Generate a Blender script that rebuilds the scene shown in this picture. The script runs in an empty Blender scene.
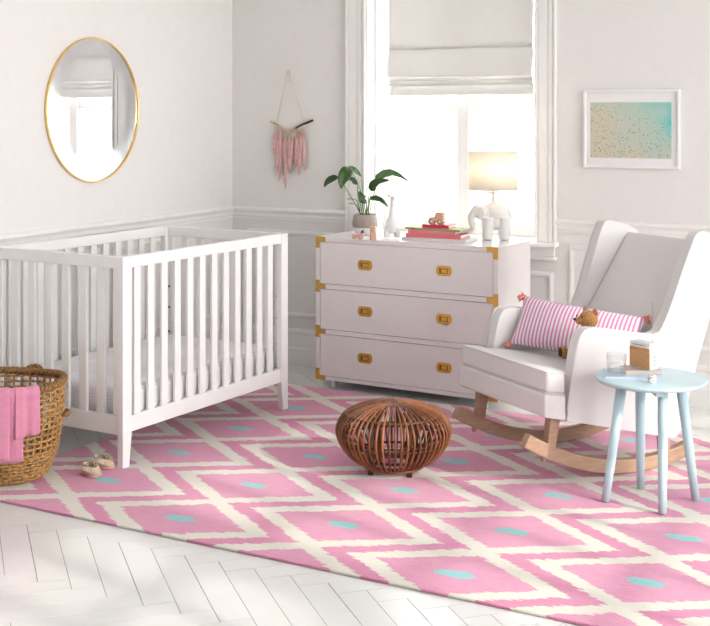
import bpy, bmesh, math, random
from mathutils import Vector, Matrix
R = random.Random(7)
SC = bpy.context.scene
COL = SC.collection
PI = math.pi

# ------------------------------------------------------------------ camera, light, exposure
F, HOR, CH, TH = 1244.2, 111.53, 1.6387, 0.4691      # focal px, horizon row, camera height, yaw of the room
cam_d = bpy.data.cameras.new('camera'); cam = bpy.data.objects.new('camera', cam_d); COL.objects.link(cam)
cam.location = (0, 0, CH); cam.rotation_euler = (PI/2, 0, TH)
cam_d.sensor_fit = 'HORIZONTAL'; cam_d.sensor_width = 36; cam_d.lens = 36*F/710
cam_d.shift_y = (HOR-313)/710
cam_d.clip_start = .05
SC.camera = cam

world = bpy.data.worlds.new('daylight'); SC.world = world; world.use_nodes = True
bg = world.node_tree.nodes['Background']; bg.inputs[0].default_value = (0.97, 0.985, 1, 1); bg.inputs[1].default_value = 2.6

def cw(X, Y):          # camera-frame floor metres -> room metres
    return (X*math.cos(TH)-Y*math.sin(TH), X*math.sin(TH)+Y*math.cos(TH))
def area(name, X, Y, z, tx, ty, tz, sx, sy, power, col):
    l = bpy.data.lights.new(name, 'AREA'); l.shape = 'RECTANGLE'; l.size = sx; l.size_y = sy; l.energy = power; l.color = col
    o = bpy.data.objects.new(name, l); COL.objects.link(o)
    a, b = cw(X, Y); c, d = cw(tx, ty)
    o.location = (a, b, z); o.rotation_euler = (Vector((c-a, d-b, tz-z))).to_track_quat('-Z', 'Y').to_euler()
    return o
area('side_window_daylight', 7.4, 1.2, 2.6, 0, 6, .8, 5.0, 3.4, 250, (1, .985, .96))

sun_d = bpy.data.lights.new('sun', 'SUN'); sun_d.energy = 0.9; sun_d.angle = math.radians(1.0); sun_d.color = (1, .95, .88)
sun = bpy.data.objects.new('sun', sun_d); COL.objects.link(sun)
_d = cw(-.62, .55)
sun.rotation_euler = Vector((_d[0], _d[1], -.40)).to_track_quat('-Z', 'Y').to_euler()

SC.view_settings.view_transform = 'Standard'; SC.view_settings.look = 'None'
SC.view_settings.exposure = 1.33; SC.view_settings.gamma = 1.0; SC.view_settings.use_curve_mapping = False

# ------------------------------------------------------------------ materials
def mat(name, col, rough=.5, metal=0, bump=0, bscale=200, var=0, vscale=20, trans=0, sheen=0, spec=.5, emit=None, estr=0, ior=1.45, alpha=None, stretch=None):
    m = bpy.data.materials.new(name); m.use_nodes = True
    nt = m.node_tree; b = nt.nodes['Principled BSDF']
    b.inputs['Base Color'].default_value = (*col, 1); b.inputs['Roughness'].default_value = rough
    b.inputs['Metallic'].default_value = metal; b.inputs['Transmission Weight'].default_value = trans
    b.inputs['Sheen Weight'].default_value = sheen; b.inputs['Specular IOR Level'].default_value = spec; b.inputs['IOR'].default_value = ior
    tc = nt.nodes.new('ShaderNodeTexCoord'); mp = nt.nodes.new('ShaderNodeMapping')
    nt.links.new(tc.outputs['Object'], mp.inputs[0])
    if stretch: mp.inputs['Scale'].default_value = stretch
    n = nt.nodes.new('ShaderNodeTexNoise'); n.inputs['Scale'].default_value = vscale; n.inputs['Detail'].default_value = 4
    nt.links.new(mp.outputs[0], n.inputs['Vector'])
    mr = nt.nodes.new('ShaderNodeMapRange'); mr.inputs[1].default_value = .3; mr.inputs[2].default_value = .7
    v = max(var, .012); mr.inputs[3].default_value = 1-v; mr.inputs[4].default_value = 1+v
    nt.links.new(n.outputs[0], mr.inputs[0])
    mx = nt.nodes.new('ShaderNodeVectorMath'); mx.operation = 'SCALE'; mx.inputs[0].default_value = col
    nt.links.new(mr.outputs[0], mx.inputs['Scale']); nt.links.new(mx.outputs[0], b.inputs['Base Color'])
    if bump:
        n2 = nt.nodes.new('ShaderNodeTexNoise'); n2.inputs['Scale'].default_value = bscale; n2.inputs['Detail'].default_value = 3
        nt.links.new(mp.outputs[0], n2.inputs['Vector'])
        bp = nt.nodes.new('ShaderNodeBump'); bp.inputs['Strength'].default_value = bump; bp.inputs['Distance'].default_value = .004
        nt.links.new(n2.outputs[0], bp.inputs['Height']); nt.links.new(bp.outputs[0], b.inputs['Normal'])
    if emit: b.inputs['Emission Color'].default_value = (*emit, 1); b.inputs['Emission Strength'].default_value = estr
    return m
def mnode(nt, op, a, b=None, c=None):
    n = nt.nodes.new('ShaderNodeMath'); n.operation = op
    for i, v in enumerate((a, b, c)):
        if v is None: continue
        if isinstance(v, (int, float)): n.inputs[i].default_value = v
        else: nt.links.new(v, n.inputs[i])
    return n.outputs[0]
def mixc(nt, f, a, b):
    n = nt.nodes.new('ShaderNodeMix'); n.data_type = 'RGBA'
    if isinstance(f, (int, float)): n.inputs[0].default_value = f
    else: nt.links.new(f, n.inputs[0])
    for i, v in ((6, a), (7, b)):
        if isinstance(v, tuple): n.inputs[i].default_value = (*v, 1)
        else: nt.links.new(v, n.inputs[i])
    return n.outputs[2]

M = {}
M['wall'] = mat('wall_paint', (.80, .775, .755), .75, bump=.03, bscale=90)
M['trim'] = mat('trim_paint', (.87, .855, .83), .4); M['sash'] = mat('sash_glare_paint', (.92, .91, .89), .4)  # sash white raised above the trim paint to carry sky glare
M['crib'] = mat('crib_white_lacquer', (.88, .865, .86), .35)
M['dresser'] = mat('dresser_lacquer', (.85, .805, .80), .28)
M['brass'] = mat('brass', (.72, .42, .10), .32, metal=.85, var=.08, vscale=60)
M['brassdk'] = mat('brass_recess_shade', (.22, .11, .03), .45, metal=.6)  # darkened brass, shade of the pull recess put into the colour
M['goldframe'] = mat('gold_frame', (.86, .60, .25), .25, metal=.9)
M['dark'] = mat('dark_hole', (.05, .04, .035), .7)
M['boucle'] = mat('chair_linen', (.78, .75, .742), .9, bump=.25, bscale=500, var=.02, vscale=250, sheen=.2)
M['piping'] = mat('chair_piping', (.72, .68, .67), .9)
M['oak'] = mat('rocker_oak', (.41, .265, .175), .5, var=.14, vscale=14, stretch=(1, 8, 8), bump=.08, bscale=60)
M['blue'] = mat('table_blue_paint', (.52, .69, .735), .35, var=.02)
M['rattan'] = mat('rattan_cane', (.235, .085, .032), .36, var=.3, vscale=35, bump=.1)
nt = M['rattan'].node_tree; oi = nt.nodes.new('ShaderNodeObjectInfo'); hs = nt.nodes.new('ShaderNodeHueSaturation'); b = nt.nodes['Principled BSDF']
src = b.inputs['Base Color'].links[0].from_socket; nt.links.new(src, hs.inputs['Color']); nt.links.new(hs.outputs[0], b.inputs['Base Color'])
mrr = nt.nodes.new('ShaderNodeMapRange'); mrr.inputs[3].default_value = .45; mrr.inputs[4].default_value = 1.5; nt.links.new(oi.outputs['Random'], mrr.inputs[0]); nt.links.new(mrr.outputs[0], hs.inputs['Value'])
M['rattandk'] = mat('rattan_inner_shade', (.11, .038, .016), .5, var=.3, vscale=35)  # darker cane copy, shade inside the ottoman put into the colour
M['seagrass'] = mat('seagrass', (.50, .28, .10), .75, var=.55, vscale=55, bump=.3, bscale=200)
M['seagrassdk'] = mat('seagrass_rim', (.27, .145, .05), .8, var=.45, vscale=60, bump=.3, bscale=200)
M['towel'] = mat('pink_throw', (.68, .26, .385), .95, bump=.15, bscale=500, var=.05, vscale=40, sheen=.3)
M['sheet'] = mat('mattress_sheet', (.84, .82, .84), .9)
M['ceramic'] = mat('white_ceramic', (.76, .74, .72), .22)
M['giraffe'] = mat('giraffe_ceramic', (.84, .83, .82), .3)
M['potgrey'] = mat('pot_grey', (.37, .32, .28), .8, var=.08, vscale=40)
M['potwhite'] = mat('pot_white', (.85, .83, .81), .5)
M['soil'] = mat('soil', (.06, .045, .03), .95, bump=.6, bscale=90)
M['leaf'] = mat('leaf_green', (.032, .085, .016), .38, var=.25, vscale=25)
M['leaf2'] = mat('leaf_pale', (.085, .17, .06), .38, var=.2, vscale=25)
M['stem'] = mat('stem', (.13, .24, .05), .5)
M['wood'] = mat('raw_wood', (.75, .46, .32), .6, var=.08, vscale=60)
M['pinkwood'] = mat('pink_wood', (.80, .42, .42), .6)
M['coral'] = mat('coral_book', (.80, .19, .20), .55)
M['rose'] = mat('rose_book', (.74, .25, .32), .55)
M['red'] = mat('crimson_book', (.62, .05, .11), .5)
M['olive'] = mat('olive_book', (.36, .34, .10), .55)
M['greybook'] = mat('grey_book', (.72, .71, .70), .5)
M['paper'] = mat('paper', (.85, .83, .79), .8)
M['tin'] = mat('brushed_nickel', (.50, .42, .35), .35, metal=.6)
M['feather'] = mat('feather_pink', (.70, .43, .415), .9, var=.10, vscale=60)
M['cord'] = mat('cord', (.68, .55, .38), .9)
M['stick'] = mat('driftwood', (.55, .42, .27), .8, var=.3, vscale=60)
M['stickdk'] = mat('dark_bark', (.09, .06, .05), .8)
M['teddy'] = mat('teddy_fur', (.50, .24, .075), 1, bump=1, bscale=220, var=.35, vscale=120, sheen=.4)
M['teddydk'] = mat('teddy_paw', (.10, .045, .02), .95, bump=.4, bscale=300)
M['tassel'] = mat('tassel_coral', (.80, .25, .25), .9, var=.15, vscale=80)
M['tassel2'] = mat('tassel_gold', (.80, .48, .22), .9)
M['shoe'] = mat('shoe_cream', (.60, .46, .33), .8, var=.1, vscale=120)
M['shoesole'] = mat('shoe_pink', (.70, .36, .33), .8)
M['black'] = mat('black_paint', (.02, .02, .02), .4)
M['radiowood'] = mat('radio_wood', (.62, .30, .12), .45, var=.1, vscale=40)
M['white'] = mat('plain_white', (.85, .845, .84), .4)
M['bluebook'] = mat('pale_blue_book', (.55, .64, .80), .6)
M['kraft'] = mat('beige_book', (.58, .52, .44), .7)
def glassmat(name, col=(1, 1, 1), rough=0.0, ior=1.45):
    return mat(name, col, rough, trans=1, ior=ior)
# thin window pane
m = bpy.data.materials.new('window_glass'); m.use_nodes = True; nt = m.node_tree; nt.nodes.clear()
o_ = nt.nodes.new('ShaderNodeOutputMaterial'); t_ = nt.nodes.new('ShaderNodeBsdfTransparent'); g_ = nt.nodes.new('ShaderNodeBsdfGlossy')
g_.inputs['Roughness'].default_value = .02; fr = nt.nodes.new('ShaderNodeMath'); fr.operation = 'MULTIPLY_ADD'; lw = nt.nodes.new('ShaderNodeLayerWeight'); lw.inputs[0].default_value = .25; nt.links.new(lw.outputs['Facing'], fr.inputs[0]); fr.inputs[1].default_value = .45; fr.inputs[2].default_value = .03; ms = nt.nodes.new('ShaderNodeMixShader')
nt.links.new(fr.outputs[0], ms.inputs[0]); nt.links.new(t_.outputs[0], ms.inputs[1]); nt.links.new(g_.outputs[0], ms.inputs[2]); nt.links.new(ms.outputs[0], o_.inputs[0])
M['pane'] = m; M['glass'] = m
# fabric that lets daylight / lamp light through
def translucent(name, col, tcol, fac, bump=0):
    m = mat(name, col, .9, bump=bump, bscale=300); nt = m.node_tree
    b = nt.nodes['Principled BSDF']; out = [n for n in nt.nodes if n.type == 'OUTPUT_MATERIAL'][0]
    t = nt.nodes.new('ShaderNodeBsdfTranslucent'); t.inputs[0].default_value = (*tcol, 1)
    x = nt.nodes.new('ShaderNodeMixShader'); x.inputs[0].default_value = fac
    nt.links.new(b.outputs[0], x.inputs[1]); nt.links.new(t.outputs[0], x.inputs[2]); nt.links.new(x.outputs[0], out.inputs[0])
    return m
M['blind'] = translucent('blind_linen', (.76, .74, .715), (.88, .87, .85), .20, .1)
M['shade'] = translucent('shade_linen', (.86, .82, .75), (.95, .90, .80), .5, .1)
# mirror with faint foxing
m = mat('mirror_glass', (.9, .91, .93), .02, metal=1); nt = m.node_tree; b = nt.nodes['Principled BSDF']
tc = nt.nodes.new('ShaderNodeTexCoord'); n = nt.nodes.new('ShaderNodeTexNoise'); n.inputs['Scale'].default_value = 9; n.inputs['Detail'].default_value = 5
nt.links.new(tc.outputs['Object'], n.inputs['Vector'])
ln = nt.nodes.new('ShaderNodeVectorMath'); ln.operation = 'LENGTH'; nt.links.new(tc.outputs['Object'], ln.inputs[0])
rr = mnode(nt, 'MULTIPLY', mnode(nt, 'SUBTRACT', ln.outputs['Value'], .26), 7)
f_ = mnode(nt, 'MULTIPLY', mnode(nt, 'MAXIMUM', mnode(nt, 'MINIMUM', rr, 1), 0), mnode(nt, 'MULTIPLY', n.outputs[0], .9))
nt.links.new(mixc(nt, f_, (.90, .91, .93), (.45, .46, .50)), b.inputs['Base Color'])
nt.links.new(mnode(nt, 'MULTIPLY', f_, .5), b.inputs['Roughness'])
M['mirror'] = m

# ------------------------------------------------------------------ mesh helpers
class MB:
    def __init__(s): s.v = []; s.f = []; s.mi = []; s.sm = []
    def add(s, vs, fs, mi=0, smooth=False):
        o = len(s.v); s.v += [tuple(v) for v in vs]
        for f in fs: s.f.append([i+o for i in f]); s.mi.append(mi); s.sm.append(smooth)
        return s
    def box(s, a, b, mi=0, T=None):
        x0, y0, z0 = a; x1, y1, z1 = b
        vs = [Vector(p) for p in ((x0,y0,z0),(x1,y0,z0),(x1,y1,z0),(x0,y1,z0),(x0,y0,z1),(x1,y0,z1),(x1,y1,z1),(x0,y1,z1))]
        if T: vs = [T @ v for v in vs]
        return s.add(vs, [(0,3,2,1),(4,5,6,7),(0,1,5,4),(1,2,6,5),(2,3,7,6),(3,0,4,7)], mi)
    def hull8(s, vs, mi=0):       # bottom four then top four, CCW
        return s.add(vs, [(0,3,2,1),(4,5,6,7),(0,1,5,4),(1,2,6,5),(2,3,7,6),(3,0,4,7)], mi)
    def tube(s, pts, rad, n=8, mi=0, closed=False, cap=True):
        pts = [Vector(p) for p in pts]; N = len(pts)
        rs = rad if isinstance(rad, (list, tuple)) else [rad]*N
        rings = []; up = Vector((0, 0, 1)); prev = None
        for i, p in enumerate(pts):
            if closed: d = pts[(i+1) % N]-pts[i-1]
            else: d = pts[min(i+1, N-1)]-pts[max(i-1, 0)]
            d = d.normalized() if d.length > 1e-9 else Vector((0, 0, 1))
            if prev is None:
                a = d.cross(up)
                if a.length < 1e-3: a = d.cross(Vector((1, 0, 0)))
            else:
                a = prev-d*prev.dot(d)
                if a.length < 1e-6: a = d.cross(up)
            a.normalize(); b = d.cross(a); prev = a
            rings.append([p+(a*math.cos(2*PI*k/n)+b*math.sin(2*PI*k/n))*rs[i] for k in range(n)])
        vs = [v for r in rings for v in r]; fs = []
        for i in range(N if closed else N-1):
            j = (i+1) % N
            for k in range(n): fs.append((i*n+k, i*n+(k+1) % n, j*n+(k+1) % n, j*n+k))
        if cap and not closed: fs.append(tuple(range(n))[::-1]); fs.append(tuple((N-1)*n+k for k in range(n)))
        return s.add(vs, fs, mi, True)
    def lathe(s, prof, n=48, c=(0, 0, 0), mi=0, closed=False, T=None):
        vs = []; fs = []; m_ = len(prof)
        for k in range(n):
            a = 2*PI*k/n
            for r, z in prof:
                v = Vector((c[0]+r*math.cos(a), c[1]+r*math.sin(a), c[2]+z)); vs.append(T @ v if T else v)
        for k in range(n):
            k2 = (k+1) % n
            for i in range(m_ if closed else m_-1):
                j = (i+1) % m_
                fs.append((k*m_+i, k2*m_+i, k2*m_+j, k*m_+j))
        return s.add(vs, fs, mi, True)
    def ell(s, c, r, n=20, T=None, mi=0, sq=1.0):
        vs = []; fs = []; m_ = n//2
        for i in range(m_+1):
            p = -PI/2+PI*i/m_
            for k in range(n):
                a = 2*PI*k/n
                def pw(x): return math.copysign(abs(x)**sq, x)
                v = Vector((r[0]*pw(math.cos(p))*pw(math.cos(a)), r[1]*pw(math.cos(p))*pw(math.sin(a)), r[2]*pw(math.sin(p))))
                if T: v = T @ v
                vs.append(v+Vector(c))
        for i in range(m_):
            for k in range(n): fs.append((i*n+k, i*n+(k+1) % n, (i+1)*n+(k+1) % n, (i+1)*n+k))
        return s.add(vs, fs, mi, True)
    def prism(s, poly, y0, y1, yf0=None, yf1=None, mi=0):     # polygon in x,z extruded along y
        n = len(poly)
        vs = [(x, (yf0(x, z) if yf0 else y0), z) for x, z in poly]+[(x, (yf1(x, z) if yf1 else y1), z) for x, z in poly]
        fs = [tuple(range(n)), tuple(range(2*n-1, n-1, -1))]+[(i, i+n, (i+1) % n+n, (i+1) % n) for i in range(n)]
        return s.add(vs, fs, mi)
    def grid(s, P, mi=0, smooth=True, closeu=False):
        nu = len(P); nv = len(P[0]); vs = [p for r in P for p in r]; fs = []
        for i in range(nu if closeu else nu-1):
            for j in range(nv-1):
                i2 = (i+1) % nu
                fs.append((i*nv+j, i2*nv+j, i2*nv+j+1, i*nv+j+1))
        return s.add(vs, fs, mi, smooth)
    def build(s, name, mats, parent=None, bevel=0, seg=2, fix=True, sub=0, solid=0, remesh=0, smoothit=0, allsmooth=False):
        me = bpy.data.meshes.new(name); me.from_pydata(s.v, [], s.f)
        if not isinstance(mats, (list, tuple)): mats = [mats]
        for m in mats: me.materials.append(m)
        for p, mi, sm in zip(me.polygons, s.mi, s.sm): p.material_index = mi; p.use_smooth = sm or allsmooth
        if fix:
            b = bmesh.new(); b.from_mesh(me); bmesh.ops.recalc_face_normals(b, faces=b.faces); b.to_mesh(me); b.free()
        o = bpy.data.objects.new(name, me); COL.objects.link(o)
        if parent: o.parent = parent
        if remesh:
            r = o.modifiers.new('remesh', 'REMESH'); r.mode = 'VOXEL'; r.voxel_size = remesh; r.use_smooth_shade = True
        if smoothit:
            r = o.modifiers.new('smooth', 'SMOOTH'); r.factor = .5; r.iterations = smoothit
        if solid:
            r = o.modifiers.new('solid', 'SOLIDIFY'); r.thickness = solid; r.offset = 0
        if bevel:
            r = o.modifiers.new('bevel', 'BEVEL'); r.width = bevel; r.segments = seg; r.limit_method = 'ANGLE'; r.angle_limit = math.radians(40); r.harden_normals = False
            if seg > 2:
                for p in me.polygons: p.use_smooth = True
        if sub:
            r = o.modifiers.new('sub', 'SUBSURF'); r.levels = sub; r.render_levels = sub
        return o
def tag(o, label, cat, group=None, kind=None):
    o['label'] = label; o['category'] = cat
    if group: o['group'] = group
    if kind: o['kind'] = kind
    return o
def struct(o): o['kind'] = 'structure'; return o
def thing(name, label, cat, loc, rot=0, group=None):
    o = bpy.data.objects.new(name, None); COL.objects.link(o); o.empty_display_size = .1
    o.location = loc; o.rotation_euler = (0, 0, rot)
    return tag(o, label, cat, group)
def catmull(pts, n=6, closed=False):
    out = []; N = len(pts); P = [Vector(p) for p in pts]
    rng = range(N) if closed else range(N-1)
    for i in rng:
        if closed: p0, p1, p2, p3 = P[i-1], P[i], P[(i+1) % N], P[(i+2) % N]
        else: p0, p1, p2, p3 = P[max(i-1, 0)], P[i], P[i+1], P[min(i+2, N-1)]
        for k in range(n):
            t = k/n
            out.append(.5*((2*p1)+(-p0+p2)*t+(2*p0-5*p1+4*p2-p3)*t*t+(-p0+3*p1-3*p2+p3)*t**3))
    if not closed: out.append(P[-1])
    return out
def onz(u, v, z):     # point of the horizontal plane z seen at (u, v)
    Y = (CH-z)*F/(v-HOR); return ((u-355)/F*Y, Y)
WY, WX = 7.01, -4.468      # back wall plane y, left wall plane x
def bwx(u, y=WY): return -y*math.tan(TH-math.atan((u-355)/F))
def bwz(u, v, y=WY):
    x = bwx(u, y); Y = -x*math.sin(TH)+y*math.cos(TH); return CH-(v-HOR)*Y/F

# ------------------------------------------------------------------ floor: white painted herringbone boards
W_, N_ = .1065, 5
mb = MB(); x0f, x1f, y0f, y1f = WX, 2.6, -1.2, WY
ox, oy = -3.095+5*W_*math.cos(-PI/4)*0, 0
# lattice origin so that the board ends line up with the ones in the room
O_ = Vector((-3.095, 3.365))-Matrix.Rotation(-PI/4, 2)@Vector((5*W_, 0))
Rm = Matrix.Rotation(-PI/4, 2)
g = .0011
for yq in range(-90, 90):
    for base in range(-20, 21):
        st = yq+2*N_*base
        for kind in (0, 1):
            if kind == 0: c = ((st, yq), (st+N_, yq+1))
            else:
                xq = yq; ys = xq-2*N_+1+2*N_*base; c = ((xq, ys), (xq+1, ys+N_))
            (a, b), (c2, d2) = c
            cen = O_+Rm@Vector(((a+c2)/2*W_, (b+d2)/2*W_))
            if not (x0f-.6 < cen.x < x1f+.5 and y0f-.5 < cen.y < y1f+.6): continue
            q = [(a*W_+g, b*W_+g), (c2*W_-g, b*W_+g), (c2*W_-g, d2*W_-g), (a*W_+g, d2*W_-g)]
            w = [O_+Rm@Vector(p) for p in q]; dz = R.uniform(-.0004, .0004)
            mb.add([(p.x, p.y, dz) for p in w]+[(p.x, p.y, -.006) for p in w], [(0,1,2,3),(0,4,5,1),(1,5,6,2),(2,6,7,3),(3,7,4,0)], R.choice((0, 0, 0, 1, 2)))
mb.box((x0f-.1, y0f-.5, -.05), (x1f+.4, y1f+.1, -.004), 3)
fm = [mat('floor_white_a', (.775, .775, .76), .22, bump=.05, bscale=30, var=.015, vscale=8),
      mat('floor_white_b', (.755, .755, .74), .25, bump=.05, bscale=30, var=.015, vscale=8),
      mat('floor_white_c', (.79, .79, .775), .2, bump=.05, bscale=30, var=.015, vscale=8), mat('floor_gap', (.30, .28, .26), .9)]
struct(mb.build('floor', fm, fix=False))

# ------------------------------------------------------------------ walls
HT = 3.3
wx0, wx1 = bwx(366.5), bwx(536)        # window opening
wz0 = .875; wz1 = 2.75; RD = .30
mb = MB()
mb.box((WX-.15, WY, -.02), (wx0, WY+.35, HT)).box((wx1, WY, -.02), (2.6, WY+.35, HT))
mb.box((wx0, WY, -.02), (wx1, WY+.35, wz0-.02)).box((wx0, WY, wz1), (wx1, WY+.35, HT))
struct(mb.build('wall_back', M['wall']))
struct(MB().box((WX-.15, -1.3, -.02), (WX, WY+.35, HT)).build('wall_left', M['wall']))
struct(MB().box((WX-.15, -1.3, HT), (2.8, WY+.35, HT+.12)).build('ceiling', mat('ceiling_white', (.85, .84, .83), .9)))
struct(MB().box((WX-.15, -1.45, -.02), (2.8, -1.3, HT)).build('wall_front', mat('low_bounce_wall', (.42, .40, .385), .9)))  # unseen wall, coloured dark to cut bounce light
# window wall on the daylight side of the room, out of frame: sill, head and piers between tall openings
RX = 2.6
mb = MB().box((RX, -1.3, -.02), (RX+.2, WY+.35, .45)).box((RX, -1.3, 3.0), (RX+.2, WY+.35, HT))
for a, b in ((-1.3, -.7), (.75, 1.0), (2.45, 2.7), (4.15, 4.4), (5.85, WY+.35)): mb.box((RX, a, .45), (RX+.2, b, 3.0))
struct(mb.build('wall_right', M['wall']))
k = 2
for a, b in ((-.7, .75), (1.0, 2.45), (2.7, 4.15), (4.4, 5.85)):
    w = bpy.data.objects.new('window_%d' % k, None); COL.objects.link(w); w.location = (RX+.1, (a+b)/2, .45); struct(w); k += 1
    mb = MB()
    for f_ in (0, .25, .5, .75, 1): y_ = (b-a-.06)*(f_-.5); mb.box((-.02, y_-.03, 0), (.02, y_+.03, 2.55))
    for f_ in range(8): z_ = 2.49*f_/7+.03; mb.box((-.02, -(b-a)/2, z_-.03), (.02, (b-a)/2, z_+.03))
    mb.build('window_frame', M['trim'], w)  # bar grid added to the unseen windows to streak the sun

def profile_run(mb, prof, p0, p1, nrm):      # prof: (out, z) polygon swept from p0 to p1
    vs = []; n = len(prof)
    for p in (p0, p1):
        for o, z in prof: vs.append((p[0]+nrm[0]*o, p[1]+nrm[1]*o, z))
    fs = [tuple(range(n)), tuple(range(2*n-1, n-1, -1))]+[(i, (i+1) % n, (i+1) % n+n, i+n) for i in range(n)]
    mb.add(vs, fs)
RAIL = [(0, .935), (.008, .935), (.008, .948), (.014, .953), (.014, .972), (.022, .985), (.030, .992), (.030, 1.004), (.022, 1.012), (0, 1.012)]
BASE = [(0, 0), (.020, 0), (.020, .105), (.016, .112), (.012, .116), (.012, .20), (.018, .208), (.018, .222), (.008, .236), (0, .236)]
cL0, cL1 = bwx(347), bwx(366.5); cR0, cR1 = bwx(536), bwx(557)
mb = MB(); profile_run(mb, RAIL, (WX, WY), (cL0, WY), (0, -1)); profile_run(mb, RAIL, (cR1, WY), (2.6, WY), (0, -1)); struct(mb.build('trim_1', M['trim']))
mb = MB(); profile_run(mb, RAIL, (WX, WY), (WX, -1.3), (1, 0)); struct(mb.build('trim_2', M['trim']))
mb = MB(); profile_run(mb, BASE, (WX, WY), (2.6, WY), (0, -1)); struct(mb.build('baseboard_back', M['trim']))
mb = MB(); profile_run(mb, BASE, (WX, WY), (WX, -1.3), (1, 0)); struct(mb.build('baseboard_left', M['trim']))
def panel(mb, a, b, z0, z1, wall):     # raised rectangular picture moulding
    for k, (w, t) in enumerate(((.030, .008), (.016, .014))):
        i = .007*k
        for (s0, s1, q0, q1) in ((a+i, b-i, z0+i, z0+i+w), (a+i, b-i, z1-i-w, z1-i), (a+i, a+i+w, z0+i+w, z1-i-w), (b-i-w, b-i, z0+i+w, z1-i-w)):
            if wall == 'b': mb.box((s0, WY-t, q0), (s1, WY+.001, q1))
            else: mb.box((WX-.001, s0, q0), (WX+t, s1, q1))
mb = MB()
panel(mb, WX+.12, cL0-.10, .31, .868, 'b'); panel(mb, bwx(569), bwx(569)+1.5, .31, .868, 'b'); panel(mb, bwx(569)+1.62, 1.2, .31, .868, 'b')
panel(mb, cL1-.02, cR1-.02, .31, .70, 'b')
struct(mb.build('trim_3', M['trim'], bevel=.002))
mb = MB()
for i in range(4): panel(mb, WY-.14-1.25*(i+1)+.12, WY-.14-1.25*i, .31, .868, 'l')
struct(mb.build('trim_4', M['trim'], bevel=.002))

# ------------------------------------------------------------------ window
win = bpy.data.objects.new('window_1', None); COL.objects.link(win); win.location = ((wx0+wx1)/2, WY, wz0); struct(win)
wl = Vector(win.location)
def wbox(mb, a, b): mb.box(tuple(Vector(a)-wl), tuple(Vector(b)-wl))
def casing(a, b):
    mb = MB()
    w = b-a
    wbox(mb, (a, WY-.018, wz0), (b, WY, wz1+.12))
    for c0, c1, t in ((0, .12, .030), (.17, .58, .0225), (.64, .82, .0245), (.88, 1, .027)):
        wbox(mb, (a+w*c0, WY-t, wz0), (a+w*c1, WY-.017, wz1+.12))
    mb.build('casing', M['trim'], win, bevel=.003)
casing(cL0, cL1); casing(cR0, cR1)
mb = MB(); wbox(mb, (cL0-.02, WY-.05, wz1+.12), (cR1+.02, WY, wz1+.26)); mb.build('head_casing', M['trim'], win, bevel=.006)
mb = MB(); wbox(mb, (cL0-.01, WY-.075, wz0-.026), (cR1+.012, WY+RD, wz0)); mb.build('window_stool', M['trim'], win, bevel=.006)
mb = MB(); wbox(mb, (cL0+.01, WY-.022, wz0-.085), (cR1-.01, WY, wz0-.026)); wbox(mb, (cL0+.0, WY-.034, wz0-.105), (cR1-.0, WY, wz0-.085)); mb.build('apron', M['trim'], win, bevel=.004)
mb = MB()
for a, b in ((wx0, wx0+.006), (wx1-.006, wx1)): wbox(mb, (a, WY+.001, wz0), (b, WY+.33, wz1))
wbox(mb, (wx0, WY+.001, wz1-.006), (wx1, WY+.33, wz1))
wbox(mb, (wx0+.006, WY+.10, wz0), (wx0+.024, WY+.16, wz1))
mb.build('jamb_lining', M['sash'], win)
WF = WY+.27
mb = MB(); fw = .055
wbox(mb, (wx0+.006, WF-.03, wz0), (wx0+.006+fw, WF+.03, wz1-.006)); wbox(mb, (wx1-.006-fw, WF-.03, wz0), (wx1-.006, WF+.03, wz1-.006))
wbox(mb, (wx0+.006+fw, WF-.03, wz0), (wx1-.006-fw, WF+.03, wz0+.075)); wbox(mb, (wx0+.006+fw, WF-.03, wz1-.08), (wx1-.006-fw, WF+.03, wz1-.006))
xm = (bwx(459, WF)+bwx(471, WF))/2
wbox(mb, (xm-.038, WF-.035, wz0+.075), (xm+.038, WF+.035, wz1-.08))
wbox(mb, (wx0+.006+fw, WF-.02, 1.655), (xm-.038, WF+.02, 1.715)); wbox(mb, (xm+.038, WF-.02, 1.655), (wx1-.006-fw, WF+.02, 1.715))
mb.build('window_frame', M['sash'], win, bevel=.004)
for a, b in ((wx0+.006+fw, xm-.038), (xm+.038, wx1-.006-fw)):
    for c, d in ((wz0+.075, 1.655), (1.715, wz1-.08)):
        mb = MB(); wbox(mb, (a, WF-.002, c), (b, WF+.002, d)); mb.build('pane', M['pane'], win)

# roman blind
by_ = WY+.185; bx0, bx1 = bwx(391, by_), bwx(534, by_)
bl = thing('roman_blind', 'white linen roman blind half raised at the top of the window', 'blind', ((bx0+bx1)/2, by_, 2.70))
def fold(name, z0, z1, bulge, dy, wid=0, n=40, m=14):
    P = []
    for i in range(n+1):
        s = i/n; row = []
        for j in range(m+1):
            t = j/m; z = z1+(z0-z1)*t
            ext = wid*math.sin(PI*min(1, t*1.05))
            x = bx0-ext+(bx1-bx0+2*ext)*s
            y = by_-dy-bulge*math.sin(t*PI*.5)**2-.004*math.sin(s*9+t*4+z0*9)*t-.003*math.sin(s*23-t*3)
            zz = z-.008*math.sin(s*PI)*t*(1 if wid else .2)+.003*math.sin(s*7+z0*20)*t
            row.append(Vector((x, y, zz))-Vector(bl.location))
        P.append(row)
    return MB().grid(P).build(name, M['blind'], bl, solid=.003)
fold('upper_panel', 2.035, 2.70, .018, .010, .004)
fold('lower_fold', 1.862, 2.035, .024, .026, .008)
fold('lower_fold', 1.835, 1.866, .012, .016)
fold('lower_fold', 1.805, 1.840, .016, .014)
fold('hem', 1.742, 1.812, .006, .006)
mb = MB()
for z in (2.033, 1.860, 1.834, 1.803): mb.tube([(bx0-bl.location.x-.004, -.03-.004*(z > 1.85), z-2.70), (bx1-bl.location.x+.004, -.03-.004*(z > 1.85), z-2.70)], .004)
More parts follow.
